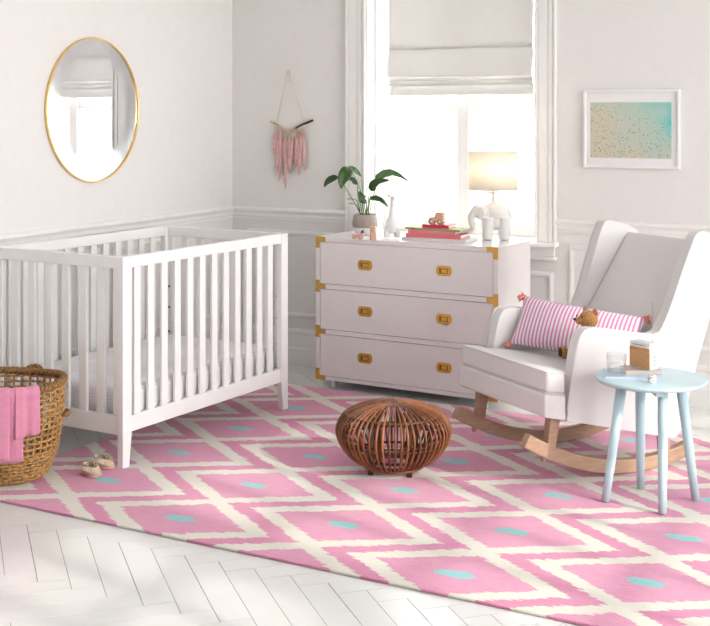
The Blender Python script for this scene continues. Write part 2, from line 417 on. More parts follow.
mb.build('batten', M['blind'], bl)
MB().box((bx0-bl.location.x, -.03, 0), (bx1-bl.location.x, .02, .04)).build('headrail', M['trim'], bl)

# ------------------------------------------------------------------ rug
def rugmat():
    m = mat('rug_wool', (.8, .3, .5), .95, sheen=.3); nt = m.node_tree; b = nt.nodes['Principled BSDF']
    tc = nt.nodes.new('ShaderNodeTexCoord'); sp = nt.nodes.new('ShaderNodeSeparateXYZ'); nt.links.new(tc.outputs['Object'], sp.inputs[0])
    u, v = sp.outputs[0], sp.outputs[1]
    def noise(sx, sy, det=2, scale=1):
        mp = nt.nodes.new('ShaderNodeMapping'); nt.links.new(tc.outputs['Object'], mp.inputs[0]); mp.inputs['Scale'].default_value = (sx, sy, .01)
        n = nt.nodes.new('ShaderNodeTexNoise'); n.inputs['Scale'].default_value = scale; n.inputs['Detail'].default_value = det
        nt.links.new(mp.outputs[0], n.inputs['Vector']); return n.outputs[0]
    j1 = mnode(nt, 'MULTIPLY', mnode(nt, 'SUBTRACT', noise(6, 90), .5), .095)
    j2 = mnode(nt, 'MULTIPLY', mnode(nt, 'SUBTRACT', noise(9, 9), .5), .03)
    uu = mnode(nt, 'ADD', u, j1); vv = mnode(nt, 'ADD', v, j2)
    us = mnode(nt, 'DIVIDE', mnode(nt, 'SUBTRACT', uu, .208), .603)
    kf = mnode(nt, 'FLOOR', us); d = mnode(nt, 'MULTIPLY', mnode(nt, 'SUBTRACT', us, kf), .603)
    par = mnode(nt, 'FLOORED_MODULO', kf, 2)
    vs = mnode(nt, 'DIVIDE', mnode(nt, 'ADD', mnode(nt, 'SUBTRACT', vv, .434), mnode(nt, 'MULTIPLY', par, .2575)), .515)
    t = mnode(nt, 'MULTIPLY', mnode(nt, 'ABSOLUTE', mnode(nt, 'SUBTRACT', vs, mnode(nt, 'ROUND', vs))), 2)
    q = mnode(nt, 'ADD', d, mnode(nt, 'MULTIPLY', t, .385))
    w = mnode(nt, 'DIVIDE', mnode(nt, 'SUBTRACT', q, .315), .358)
    inb = mnode(nt, 'MULTIPLY', mnode(nt, 'GREATER_THAN', w, 0), mnode(nt, 'LESS_THAN', w, 1))
    mid = mnode(nt, 'LESS_THAN', mnode(nt, 'ABSOLUTE', mnode(nt, 'SUBTRACT', w, .5)), .17)
    cream = mnode(nt, 'MULTIPLY', inb, mnode(nt, 'SUBTRACT', 1, mid))
    def dot(du, dv):
        a = mnode(nt, 'POWER', mnode(nt, 'DIVIDE', du, .070), 2); c = mnode(nt, 'POWER', mnode(nt, 'DIVIDE', dv, .034), 2)
        return mnode(nt, 'LESS_THAN', mnode(nt, 'ADD', a, c), 1)
    dL = dot(d, mnode(nt, 'MULTIPLY', t, .2575)); dR = dot(mnode(nt, 'SUBTRACT', d, .603), mnode(nt, 'MULTIPLY', mnode(nt, 'SUBTRACT', 1, t), .2575))
    dots = mnode(nt, 'MAXIMUM', dL, dR)
    n1 = noise(14, 60, 4); n2 = noise(200, 200, 2)
    pink = mixc(nt, n1, (.66, .185, .365), (.73, .34, .475))
    col = mixc(nt, cream, pink, (.74, .70, .61))
    col = mixc(nt, mnode(nt, 'MULTIPLY', mnode(nt, 'MULTIPLY', inb, mid), .5), col, (.60, .145, .31))
    col = mixc(nt, dots, col, (.22, .54, .56))
    hs = nt.nodes.new('ShaderNodeHueSaturation'); nt.links.new(col, hs.inputs['Color'])
    nt.links.new(mnode(nt, 'ADD', .76, mnode(nt, 'MULTIPLY', n2, .48)), hs.inputs['Value'])
    nt.links.new(hs.outputs[0], b.inputs['Base Color'])
    bp = nt.nodes.new('ShaderNodeBump'); bp.inputs['Strength'].default_value = .6; bp.inputs['Distance'].default_value = .006
    nt.links.new(noise(120, 260, 3), bp.inputs['Height']); nt.links.new(bp.outputs[0], b.inputs['Normal'])
    return m
RT = .010; RB = .0125
rx, ry = cw(*onz(0, 502, 0)); rth = TH-.517
P = []
nu, nv = 150, 100; L0, L1, V1 = -.262, 3.40, 2.47
for i in range(nu+1):
    row = []
    for j in range(nv+1):
        x = L0+(L1-L0)*i/nu; y = V1*j/nv
        row.append((x, y, RT+R.uniform(-.0012, .0012)))
    P.append(row)
mb = MB().grid(P)
loop = [P[i][0] for i in range(nu+1)]+[P[nu][j] for j in range(1, nv+1)]+[P[i][nv] for i in range(nu-1, -1, -1)]+[P[0][j] for j in range(nv-1, 0, -1)]
cx_, cy_ = (L0+L1)/2, V1/2
out = [(x+math.copysign(.004, x-cx_)*(abs(x-cx_) > (L1-L0)/2-.01), y+math.copysign(.004, y-cy_)*(abs(y-cy_) > V1/2-.01), RT*.45) for x, y, z in loop]
low = [(x, y, .0005) for x, y, z in loop]
n = len(loop); mb.add(loop+out+low, [(i, i+n, (i+1) % n+n, (i+1) % n) for i in range(n)]+[(i+n, i+2*n, (i+1) % n+2*n, (i+1) % n+n) for i in range(n)]+[tuple(range(2*n, 3*n))], smooth=True)
rug = mb.build('area_rug', rugmat()); rug.location = (rx, ry, 0.001); rug.rotation_euler = (0, 0, rth)
tag(rug, 'large pink and cream diamond ikat wool rug with blue dots on the white floor', 'rug')

# ------------------------------------------------------------------ crib
CRX, CRY = -1.0642*.992, 5.7069*.992; th2 = .5403; CLn, CWd, CHt = 1.34, .847, .965
cx, cy = cw(CRX, CRY)
crib = thing('baby_crib', 'white slatted wooden baby crib against the left wall', 'crib', (cx, cy, RB), TH+PI/2-th2)
zo = -.003
def cb(name, a, b, par=crib, bev=.003, m='crib'): 
    return MB().box((a[0], a[1], a[2]+zo), (b[0], b[1], b[2]+zo)).build(name, M[m], par, bevel=bev)
pw, pd = .062, .034
for xe in (0, 1):
    for ye in (0, 1):
        X0, X1 = (0, pw) if xe == 0 else (CLn-pw, CLn); Y0, Y1 = (0, pd) if ye == 0 else (CWd-pd, CWd)
        ix = X0+.018 if xe else X0; ix1 = X1 if xe else X1-.018
        vs = [(ix, Y0, -zo), (ix1, Y0, -zo), (ix1, Y1, -zo), (ix, Y1, -zo), (X0, Y0, .158), (X1, Y0, .158), (X1, Y1, .158), (X0, Y1, .158)]
        mb = MB().hull8([(a, b, c+zo) for a, b, c in vs]); mb.box((X0, Y0, .158+zo), (X1, Y1, CHt+zo)); mb.build('corner_post', M['crib'], crib, bevel=.003)
for ye in (0, 1):
    Y0, Y1 = (.004, .030) if ye == 0 else (CWd-.030, CWd-.004)
    sd = bpy.data.objects.new('side_rail', None); COL.objects.link(sd); sd.parent = crib
    cb('top_rail', (pw, Y0-.002, CHt-.053), (CLn-pw, Y1+.002, CHt), sd); cb('bottom_rail', (pw, Y0, .158), (CLn-pw, Y1, .231), sd)
    for k in range(12):
        c = .1121+.09775*k
        cb('slat', (c-.022, Y0+.006, .228), (c+.022, Y1-.006, CHt-.05), sd, .002)
for xe in (0, 1):
    X0, X1 = (.006, .034) if xe == 0 else (CLn-.034, CLn-.006)
    ep = bpy.data.objects.new('end_panel', None); COL.objects.link(ep); ep.parent = crib
    cb('top_rail', (X0-.004, pd, CHt-.055), (X1+.004, CWd-pd, CHt), ep); cb('bottom_rail', (X0, pd, .150), (X1, CWd-pd, .236), ep)
    cb('stile', (X0, pd+.001, .236), (X1, .066, CHt-.055), ep); cb('stile', (X0, CWd-.066, .236), (X1, CWd-pd-.001, CHt-.055), ep)
    for k in range(6):
        c = .1455+.1112*k
        cb('slat', (X0+.005, c-.023, .233), (X1-.005, c+.023, CHt-.052), ep, .002)
for (px_, z) in ((0, .62), (0, .75), (1, .36), (1, .50), (1, .62)):
    x = .063 if px_ == 0 else CLn-.063
    y = CWd-.045
    xx = .0345 if px_ == 0 else CLn-.0345
    mb = MB().tube([(xx-.003, y, z+zo), (xx+.003 if px_ == 0 else xx-.006, y, z+zo)], .006, 12); mb.build('bolt', M['dark'], crib)
    mb = MB().tube([(xx-.003, .045, z+zo), (xx+.003 if px_ == 0 else xx-.006, .045, z+zo)], .006, 12); mb.build('bolt', M['dark'], crib)
cb('mattress_support', (.036, .036, .180), (CLn-.036, CWd-.036, .196))
# mattress
def sheetmat():
    m = mat('dotted_sheet', (.84, .82, .845), .9, bump=.1, bscale=90); nt = m.node_tree; b = nt.nodes['Principled BSDF']
    tc = nt.nodes.new('ShaderNodeTexCoord'); sp = nt.nodes.new('ShaderNodeSeparateXYZ'); nt.links.new(tc.outputs['Object'], sp.inputs[0])
    def g1(a, s): return mnode(nt, 'LESS_THAN', mnode(nt, 'FRACT', mnode(nt, 'MULTIPLY', a, s)), .32)
    h_ = mnode(nt, 'MAXIMUM', g1(mnode(nt, 'ADD', sp.outputs[0], 5), 62), g1(mnode(nt, 'ADD', sp.outputs[1], 5), 62))
    h_ = mnode(nt, 'MAXIMUM', h_, g1(mnode(nt, 'ADD', sp.outputs[2], 5), 62))
    nt.links.new(mixc(nt, mnode(nt, 'MULTIPLY', h_, .7), (.89, .88, .895), (.77, .73, .77)), b.inputs['Base Color'])
    return m
def softbox(mb, a, b, r, n=10, crown=0, m=40):
    # rounded-rectangle loops stacked to make a soft slab
    x0, y0, z0 = a; x1, y1, z1 = b; loops = []
    def loop(ins, z, rr):
        X0, X1, Y0, Y1 = x0+ins, x1-ins, y0+ins, y1-ins; rr = max(rr-ins*.5, .004); pts = []
        for (cx, cy, a0) in ((X1-rr, Y1-rr, 0), (X0+rr, Y1-rr, PI/2), (X0+rr, Y0+rr, PI), (X1-rr, Y0+rr, 1.5*PI)):
            for k in range(7): t = a0+PI/2*k/6; pts.append(Vector((cx+rr*math.cos(t), cy+rr*math.sin(t), z)))
        return pts
    for k in range(n+1): t = PI/2*k/n; loops.append(loop(r-r*math.sin(t), z0+r-r*math.cos(t), .05))
    for k in range(n+1): t = PI/2*k/n; loops.append(loop(r-r*math.cos(t), z1-r+r*math.sin(t), .05))
    for k in (1, 2, 3, 4, 5):
        s = .16*k; c = Vector(((x0+x1)/2, (y0+y1)/2, 0)); base = loops[2*n+1]
        loops.append([Vector((p.x+(c.x-p.x)*s, p.y+(c.y-p.y)*s, z1+crown*math.sin(s*PI/2))) for p in base])
    N = len(loops[0]); vs = [p for l in loops for p in l]; fs = []
    for i in range(len(loops)-1):
        for k in range(N): fs.append((i*N+k, i*N+(k+1) % N, (i+1)*N+(k+1) % N, (i+1)*N+k))
    fs.append(tuple(range(N))[::-1]); fs.append(tuple((len(loops)-1)*N+k for k in range(N)))
    return mb.add(vs, fs, 0, True)
mat_o = softbox(MB(), (-.622, -.382, 0), (.622, .382, .158), .042, crown=.012).build('crib_mattress', sheetmat())
mx_, my_ = cw(CRX+CLn/2*math.sin(th2)-CWd/2*math.cos(th2), CRY+CLn/2*math.cos(th2)+CWd/2*math.sin(th2))
mat_o.location = (mx_, my_, .2062); mat_o.rotation_euler = (0, 0, TH+PI/2-th2)
tag(mat_o, 'crib mattress in a white sheet with a fine dotted grid', 'mattress')

# ------------------------------------------------------------------ dresser
S_ = 1.015; th3 = .536
dxc, dyc = -.2289*S_, 7.2851*S_
dx, dy = cw(dxc, dyc); DW, DD, DH = 1.178, .455, .896
dr = thing('campaign_dresser', 'white three-drawer campaign dresser with brass corners below the window', 'dresser', (dx, dy, 0), TH-th3)
t = .028; zb = .052
mb = MB().box((0, .0, zb), (t, DD, DH-t)).box((DW-t, .0, zb), (DW, DD, DH-t)).box((0, 0, DH-t), (DW, DD, DH)).box((t, 0, zb), (DW-t, DD, zb+.022)).box((t, DD-.012, zb+.022), (DW-t, DD, DH-t))
mb.box((t, 0, .590), (DW-t, .3, .619)).box((t, 0, .323), (DW-t, .3, .350))
mb.build('carcass', M['dresser'], dr, bevel=.0015)
sx0, sx1 = .338, .849
for (a, b, zp) in ((.622, .866, .747), (.353, .587, .478), (.077, .320, .206)):
    dw_ = bpy.data.objects.new('drawer', None); COL.objects.link(dw_); dw_.parent = dr
    g = .003
    MB().box((t+g, .0005, a), (DW-t-g, .019, b)).box((t+.02, .019, a+.01), (DW-t-.02, .35, b-.02)).build('drawer_front', M['dresser'], dw_, bevel=.0012)
    for sx in (sx0, sx1):
        mb = MB(); w, h_ = .048, .0285
        pts = []
        for (cx, a0) in ((w-.018, -PI/2), (-w+.018, PI/2)):
            for k in range(9):
                tt = a0+PI*k/8; pts.append((sx+cx+.018*math.cos(tt), zp+h_*math.sin(tt)))
        mb.prism(pts, -.003, .002)
        mb.box((sx-.036, -.0065, zp-.018), (sx-.027, -.003, zp+.018)).box((sx+.027, -.0065, zp-.018), (sx+.036, -.003, zp+.018))
        mb.box((sx-.030, -.0065, zp+.014), (sx+.030, -.003, zp+.020)).box((sx-.030, -.0065, zp-.020), (sx+.030, -.003, zp-.014))
        mb.box((sx-.027, -.0036, zp-.014), (sx+.027, -.0031, zp+.014), 1)  # flat dark panel, colours in the recess shade
        mb.box((sx-.014, -.0075, zp-.010), (sx+.022, -.0036, zp+.010))
        mb.build('recessed_pull', [M['brass'], M['brassdk']], dw_, bevel=.001)
def bracket(parts):
    mb = MB()
    for a, b in parts: mb.box(a, b)
    mb.build('brass_bracket', M['brass'], dr)
ft = -.0015; aw = .026; al = .068
for sgn, X in ((1, 0), (-1, DW)):
    def bx_(x0, x1, z0, z1, y1=.001): return ((min(X+sgn*x0, X+sgn*x1), ft, z0), (max(X+sgn*x0, X+sgn*x1), y1, z1))
    def wrap(z0, z1, d): return ((X-.0015 if sgn == 1 else X-.0005, ft, z0), (X+.0005 if sgn == 1 else X+.0015, d, z1))
    bracket([bx_(-.0015, al, DH-.0275, DH+.0015), bx_(-.0015, aw, DH-.066, DH-.0275)])
    bracket([bx_(-.0015, al, zb-.0015, zb+.026), bx_(-.0015, aw, zb+.026, zb+.066)])
    for zc in (.6045, .3365):
        bracket([bx_(aw, al, zc-.014, zc+.014), bx_(-.0015, aw, zc-.036, zc+.036)])
for x in (.085, DW-.11):
    for y in (.035, DD-.06): MB().box((x, y, 0), (x+.026, y+.026, zb)).build('leg', M['dresser'], dr, bevel=.001)

# ------------------------------------------------------------------ wall mirror
mY = 7.01-1.4469; mZ = 1.6475; mR = .4065
mir = thing('round_mirror', 'large round mirror with thin gold frame on the left wall', 'mirror', (WX, mY, mZ))
Tm = Matrix.Rotation(PI/2, 4, 'Y')
MB().lathe([(mR-.009, .004), (mR-.009, .016), (mR-.007, .018), (mR-.002, .018), (mR, .016), (mR, .001), (mR-.009, .001)], 96, T=Tm, closed=True).build('mirror_frame', M['goldframe'], mir)
o = MB().lathe([(.0001, 0), (mR-.0092, 0), (mR-.0092, .004), (.0001, .004)], 96).build('mirror_glass', M['mirror'], mir)
o.rotation_euler = (0, PI/2, 0); o.location = (.004, 0, 0)
for p in o.data.polygons: p.use_smooth = False

# ------------------------------------------------------------------ framed print
fx0, fx1, fz0, fz1 = bwx(584.5), bwx(680.6), bwz(632, 168), bwz(632, 89.6)
pf = thing('framed_print', 'white framed aerial beach print on the back wall right of the window', 'picture', ((fx0+fx1)/2, WY, (fz0+fz1)/2))
hw, hh = (fx1-fx0)/2, (fz1-fz0)/2
mb = MB(); fw = .014
mb.box((-hw, -.026, -hh), (hw, 0, -hh+fw)).box((-hw, -.026, hh-fw), (hw, 0, hh)).box((-hw, -.026, -hh+fw), (-hw+fw, 0, hh-fw)).box((hw-fw, -.026, -hh+fw), (hw, 0, hh-fw))
mb.build('picture_frame', M['white'], pf, bevel=.002)
MB().box((-hw+fw, -.012, -hh+fw), (hw-fw, -.002, hh-fw)).build('mat_board', mat('mat_board', (.84, .82, .82), .9), pf)
m = mat('beach_print', (.6, .6, .5), .6); nt = m.node_tree; b = nt.nodes['Principled BSDF']
tc = nt.nodes.new('ShaderNodeTexCoord'); sp = nt.nodes.new('ShaderNodeSeparateXYZ'); nt.links.new(tc.outputs['Object'], sp.inputs[0])
n = nt.nodes.new('ShaderNodeTexNoise'); n.inputs['Scale'].default_value = 7; n.inputs['Detail'].default_value = 5; nt.links.new(tc.outputs['Object'], n.inputs['Vector'])
k_ = mnode(nt, 'ADD', mnode(nt, 'MULTIPLY', sp.outputs[0], 2.6), mnode(nt, 'MULTIPLY', sp.outputs[2], 2.0))
k_ = mnode(nt, 'ADD', k_, mnode(nt, 'MULTIPLY', mnode(nt, 'SUBTRACT', n.outputs[0], .5), 1.6))
def ramp(x, a, b_): 
    r = nt.nodes.new('ShaderNodeMapRange'); r.inputs[1].default_value = a; r.inputs[2].default_value = b_; nt.links.new(x, r.inputs[0]); return r.outputs[0]
c1 = mixc(nt, ramp(k_, -.5, .45), (.60, .57, .44), (.43, .58, .50)); c2 = mixc(nt, ramp(k_, .45, 1.0), c1, (.15, .57, .54))
vo = nt.nodes.new('ShaderNodeTexVoronoi'); vo.inputs['Scale'].default_value = 90; nt.links.new(tc.outputs['Object'], vo.inputs['Vector'])
vc = nt.nodes.new('ShaderNodeSeparateColor'); nt.links.new(vo.outputs['Color'], vc.inputs[0])
n3 = nt.nodes.new('ShaderNodeTexNoise'); n3.inputs['Scale'].default_value = 11; nt.links.new(tc.outputs['Object'], n3.inputs['Vector'])
dens = mnode(nt, 'ADD', n3.outputs[0], mnode(nt, 'ADD', mnode(nt, 'MULTIPLY', sp.outputs[2], -1.9), mnode(nt, 'MULTIPLY', sp.outputs[0], -.6)))
hit = mnode(nt, 'MULTIPLY', mnode(nt, 'LESS_THAN', vo.outputs['Distance'], .27), mnode(nt, 'LESS_THAN', mnode(nt, 'ADD', vc.outputs[0], .10), dens))
c3 = mixc(nt, hit, c2, mixc(nt, mnode(nt, 'GREATER_THAN', vc.outputs[1], .7), (.09, .07, .06), (.45, .14, .10)))
nt.links.new(c3, b.inputs['Base Color'])
ax0, ax1, az0, az1 = -hw+.038, hw-.048, -hh+.056, hh-.072
MB().box((ax0, -.0135, az0), (ax1, -.0121, az1)).build('print', m, pf)
# ------------------------------------------------------------------ feather wall hanging
hy = WY-.02
def wp(u, v, off=.02): return Vector((bwx(u, WY-off), WY-off, bwz(u, v, WY-off)))
hk = wp(288.5, 71)
wh = thing('feather_wall_hanging', 'dusty pink feathers hanging from a bare branch on a cord', 'wall hanging', (hk.x, WY, hk.z))
hl = Vector(wh.location)
sl, sr, sc = wp(270.5, 121), wp(313, 120.5), wp(291, 131.5)
bpts = catmull([sl-hl, wp(277, 124.5)-hl, wp(285, 130)-hl, sc-hl, wp(300, 126)-hl, sr-hl], 5)
MB().tube(bpts, [.0055+.0035*math.sin(PI*i/(len(bpts)-1)) for i in range(len(bpts))], 8).build('branch', M['stick'], wh)
MB().tube([b+Vector((0, -.0015, .0015)) for b in bpts[-8:]], [.0075]*8, 8).build('dark_bark', M['stickdk'], wh)
mb = MB(); a, b = wp(276.5, 122.5)-hl, wp(304.5, 124)-hl
mb.tube([a, Vector((-.003, -.02, .002))], .0016, 6).tube([b, Vector((.003, -.02, .002))], .0016, 6)
mb.tube([Vector((0, -.02, .004)), Vector((-.006, -.02, -.05)), Vector((.004, -.02, -.075))], .0014, 5)
mb.ell((0, -.015, .003), (.005, .014, .005), 10)
mb.build('cord', M['cord'], wh)
R3 = random.Random(5)
def feather(u, v0, v1, wid, lean):
    a = wp(u, v0)-hl; b = wp(u+lean, v1+3, .03)-hl; n = 14
    mb = MB(); rows = []
    ph = R3.uniform(0, 6)
    for i in range(n+1):
        t = i/n; c = a.lerp(b, t); c.y += -.012*math.sin(t*PI)+R3.uniform(-.003, .003)
        w = wid*(math.sin(PI*t**1.15)**.8*.95+.08)*(1+.12*math.sin(ph+t*13)) if t < .98 else .002
        w = max(w, .0012)
        cu = .6*w
        rows.append([c+Vector((-w, cu, R3.uniform(-.004, .0))), c+Vector((-w*.5, cu*.2, -.003)), c, c+Vector((w*.5, cu*.2, -.003)), c+Vector((w, cu, R3.uniform(-.004, .0)))])
    mb.grid(rows, 0)
    # loose barbs
    for i in range(9):
        t = R3.uniform(.08, .95); c = a.lerp(b, t); s = R3.choice((-1, 1)); w = wid*(1.0+R3.uniform(0, .6))*math.sin(PI*min(1, t*1.1))**.6
        mb.tube([c+Vector((0, -.010, 0)), c+Vector((s*w*.6, -.012, -.010)), c+Vector((s*w, -.006, -.024))], [.0012, .0009, .0005], 4)
    mb.tube([a+Vector((0, -.002, .012)), a.lerp(b, .5)+Vector((0, -.014, 0))], [.0013, .0008], 5, mi=1)
    mb.build('feather', [M['feather'], M['cord']], wh, solid=.0008, fix=False)
for a in ((276, 127, 151, .016, -2), (279, 131, 170, .016, -2), (282, 133, 178, .015, -3), (284, 134, 165, .018, 1), (287, 135, 186, .016, -2), (289, 134, 170, .017, 1), (280, 128, 158, .016, 1), (292, 134, 158, .014, 0),
          (285.5, 134, 150, .015, -2), (297, 130, 164, .014, -1), (300, 130, 171, .014, 0), (303.5, 128, 168, .015, 1), (302, 128, 155, .014, -2), (298, 131, 172, .013, 1.5)): feather(*a)

# ------------------------------------------------------------------ rocking chair
aC = math.radians(26.5)
ox, oy = cw(1.1488, 5.8851)
ch = thing('rocking_chair', 'off-white upholstered wingback rocking chair on wooden rockers', 'armchair', (ox, oy, 0), TH+aC)
def poly(pts, n=5): return [(p.x, p.y) for p in catmull([Vector((a, b, 0)) for a, b in pts], n, closed=True)]
side = [(-.434, .302), (-.428, .34), (-.405, .48), (-.378, .61), (-.350, .672), (-.300, .690), (-.15, .668), (.00, .640), (.065, .640), (.098, .672), (.144, .762), (.206, .920), (.250, 1.028), (.278, 1.078), (.320, 1.088),
        (.42, 1.062), (.485, 1.030), (.490, .99), (.44, .86), (.385, .74), (.335, .60), (.275, .43), (.215, .25), (.185, .178), (.150, .163), (.10, .172), (-.16, .236), (-.40, .293)]
sp_ = poly(side, 4)
TA = .066
def flare(z): return max(0, z-.68)*.05
for s in (-1, 1):
    def yo(x, z): return s*(.352+flare(z))
    def yi(x, z): return s*(.352-TA+flare(z)*1.1)
    mb = MB().prism(sp_, 0, 0, yo, yi)
    o = mb.build('side_panel', M['boucle'], ch, bevel=.024, seg=5)
    # piping along the outer front edge of the arm and wing
    line = catmull([Vector((x, s*(.352+flare(z)-.008), z)) for x, z in side[1:15]], 6)
    line = [p+Vector((-.002, s*.004, 0)) for p in line]
    MB().tube([(p.x-.001, p.y, p.z+.0) for p in line], .0035, 6).build('piping', M['boucle'], o)
def seatz(x): return .524-.13*(x+.527)
# seat cushion (T shape) from rounded slab bent to the slope
def slab(outline, zt, zb_, name, m, rnd, inset=0):
    mb = MB(); n = len(outline)
    vs = [(x, y, zb_(x)) for x, y in outline]+[(x, y, zt(x)) for x, y in outline]
    mb.add(vs, [tuple(range(n))[::-1], tuple(range(n, 2*n))]+[(i, (i+1) % n, (i+1) % n+n, i+n) for i in range(n)])
    return mb.build(name, m, ch, bevel=rnd, seg=5)
T_ = [(-.538, -.350), (-.440, -.350), (-.437, -.286), (.10, -.286), (.10, .286), (-.437, .286), (-.440, .350), (-.538, .350)]
cu = slab(T_, lambda x: seatz(x), lambda x: seatz(x)-.098, 'seat_cushion', M['boucle'], .018)
B_ = [(-.552, -.352), (-.440, -.352), (-.437, -.286), (.20, -.286), (.20, .286), (-.437, .286), (-.440, .352), (-.552, .352)]
def bbot(x): return .300-.232*(x+.434)
slab(B_, lambda x: seatz(x)-.100, bbot, 'seat_base', M['boucle'], .010)
# lean the fronts back slightly
for nm in ('seat_cushion', 'seat_base'):
    pass
pl = [Vector((-.538+.006, y, seatz(-.538)-.006)) for y in (-.338, .338)]
mb = MB()
zt_ = lambda x: seatz(x)-.004
for zoff in (0, -.090):
    pth = [(-.44, -.349, seatz(-.44)-.006+zoff), (-.525, -.349, seatz(-.525)-.006+zoff), (-.5375, -.336, seatz(-.538)-.006+zoff), (-.5375, .336, seatz(-.538)-.006+zoff), (-.525, .349, seatz(-.525)-.006+zoff), (-.44, .349, seatz(-.44)-.006+zoff)]
    mb.tube(pth, .0035, 6)
mb.build('piping', M['piping'], cu)
# back cushion with a gentle bulge
P = []
nb, mbk = 16, 22
for i in range(nb+1):
    row = []; s = -1+2*i/nb
    for j in range(mbk+1):
        t = j/mbk
        x = .012+.405*t+.035*t*t-.030; z = .40+.625*t
        bul = .035*(1-abs(s)**3)*(math.sin(PI*min(1, t*1.02+.0))**.5 if t > 0 else 0)
        half = .282+flare(z)*1.0
        row.append(Vector((x-bul*.8, s*half, z+bul*.45)))
    P.append(row)
back = []
for i in range(nb+1):
    s = -1+2*i/nb; back.append([Vector((.09+.36*j/mbk+.05*(j/mbk), s*(.282+flare(.35+.66*j/mbk)), .33+.685*j/mbk)) for j in range(mbk+1)])
mb = MB().grid(P).grid(back)
nrow = mbk+1
def bridge(A, B): mb.grid([A, B])
bridge([P[i][mbk] for i in range(nb+1)], [back[i][mbk] for i in range(nb+1)]); bridge([P[i][0] for i in range(nb+1)], [back[i][0] for i in range(nb+1)])
bridge(P[0], back[0]); bridge(P[nb], back[nb])
mb.build('back_cushion', M['boucle'], ch, bevel=.012, seg=3)
MB().prism([(.20, .16), (.26, .16), (.47, .99), (.455, 1.005), (.40, .99), (.14, .34)], -.288, .288).build('back_panel', M['boucle'], ch, bevel=.01, seg=3)
# rockers and legs
def rocker(y):
    mb = MB(); n = 28; P = []
    for i in range(n+1):
        t_ = -.625+.925*i/n; zb0 = .013+t_*t_/2.12; h_ = .062
        nrm = Vector((-t_/1.06, 0, 1)).normalized()
        c0 = Vector((t_, y, zb0)); c1 = c0+nrm*h_
        P.append([c0+Vector((0, -.022, 0)), c0+Vector((0, .022, 0)), c1+Vector((0, .022, 0)), c1+Vector((0, -.022, 0))])
    vs = [v for r in P for v in r]; fs = [(0, 1, 2, 3), (4*n+3, 4*n+2, 4*n+1, 4*n)]
    for i in range(n):
        for k in range(4): fs.append((i*4+k, i*4+(k+1) % 4, i*4+4+(k+1) % 4, i*4+4+k))
    return mb.add(vs, fs).build('rocker', M['oak'], ch, bevel=.006, seg=2)
for y in (-.285, .285):
    ro = rocker(y)
    for x in (-.49,):
        mb = MB().tube([(x-.02, y, .120), (x-.02, y, .150)], .011, 12); mb.build('stopper', M['oak'], ro)
    def leg(x0, x1, zt, zb_):
        w = .024; mb = MB()
        mb.hull8([(x0-w*.9, y-.019, zb_), (x0+w*.9, y-.019, zb_), (x0+w*.9, y+.019, zb_), (x0-w*.9, y+.019, zb_), (x1-w*1.2, y-.022, zt), (x1+w*1.2, y-.022, zt), (x1+w*1.2, y+.022, zt), (x1-w*1.2, y+.022, zt)])
        mb.build('leg', M['oak'], ch, bevel=.004)
    leg(-.485, -.455, .36, .150); leg(.155, .150, .24, .062)

# striped pillow on the seat
def stripemat():
    m = mat('pillow_stripe', (.8, .5, .6), .9, bump=.2, bscale=400); nt = m.node_tree; b = nt.nodes['Principled BSDF']
    tc = nt.nodes.new('ShaderNodeTexCoord'); sp = nt.nodes.new('ShaderNodeSeparateXYZ'); nt.links.new(tc.outputs['Object'], sp.inputs[0])
    fr_ = mnode(nt, 'FRACT', mnode(nt, 'MULTIPLY', mnode(nt, 'ADD', sp.outputs[0], 5), 52))
    a = mnode(nt, 'LESS_THAN', fr_, .46)
    n = nt.nodes.new('ShaderNodeTexNoise'); n.inputs['Scale'].default_value = 300; nt.links.new(tc.outputs['Object'], n.inputs['Vector'])
    pk = mixc(nt, n.outputs[0], (.66, .12, .35), (.76, .36, .55))
    nt.links.new(mixc(nt, a, (.82, .78, .83), pk), b.inputs['Base Color']); return m
def pillow(w, h, d, name, m, parent):
    P = []; n = 36; k = 18
    mb = MB()
    for sg in (-1, 1):
        G = []
        for i in range(n+1):
            s = -1+2*i/n; row = []
            for j in range(k+1):
                t_ = -1+2*j/k
                th_ = d*(max(0, (1-s**2))**.42)*(max(0, (1-t_**2))**.42)
                px = s*w*(1-.06*(1-s*s)*0-.05*(1-abs(t_)**2)*0)*(1-.035*(1-t_*t_)); pz = t_*h*(1-.06*(1-s*s))
                row.append((px, sg*th_, pz))
            G.append(row)
        mb.grid(G)
    return mb.build(name, m, parent)
c0w = Vector((-.155-.03, .02, .0))
def chl(x, y, z):    # chair local -> world
    a = TH+aC; return (ox+x*math.cos(a)-y*math.sin(a), oy+x*math.sin(a)+y*math.cos(a), z)
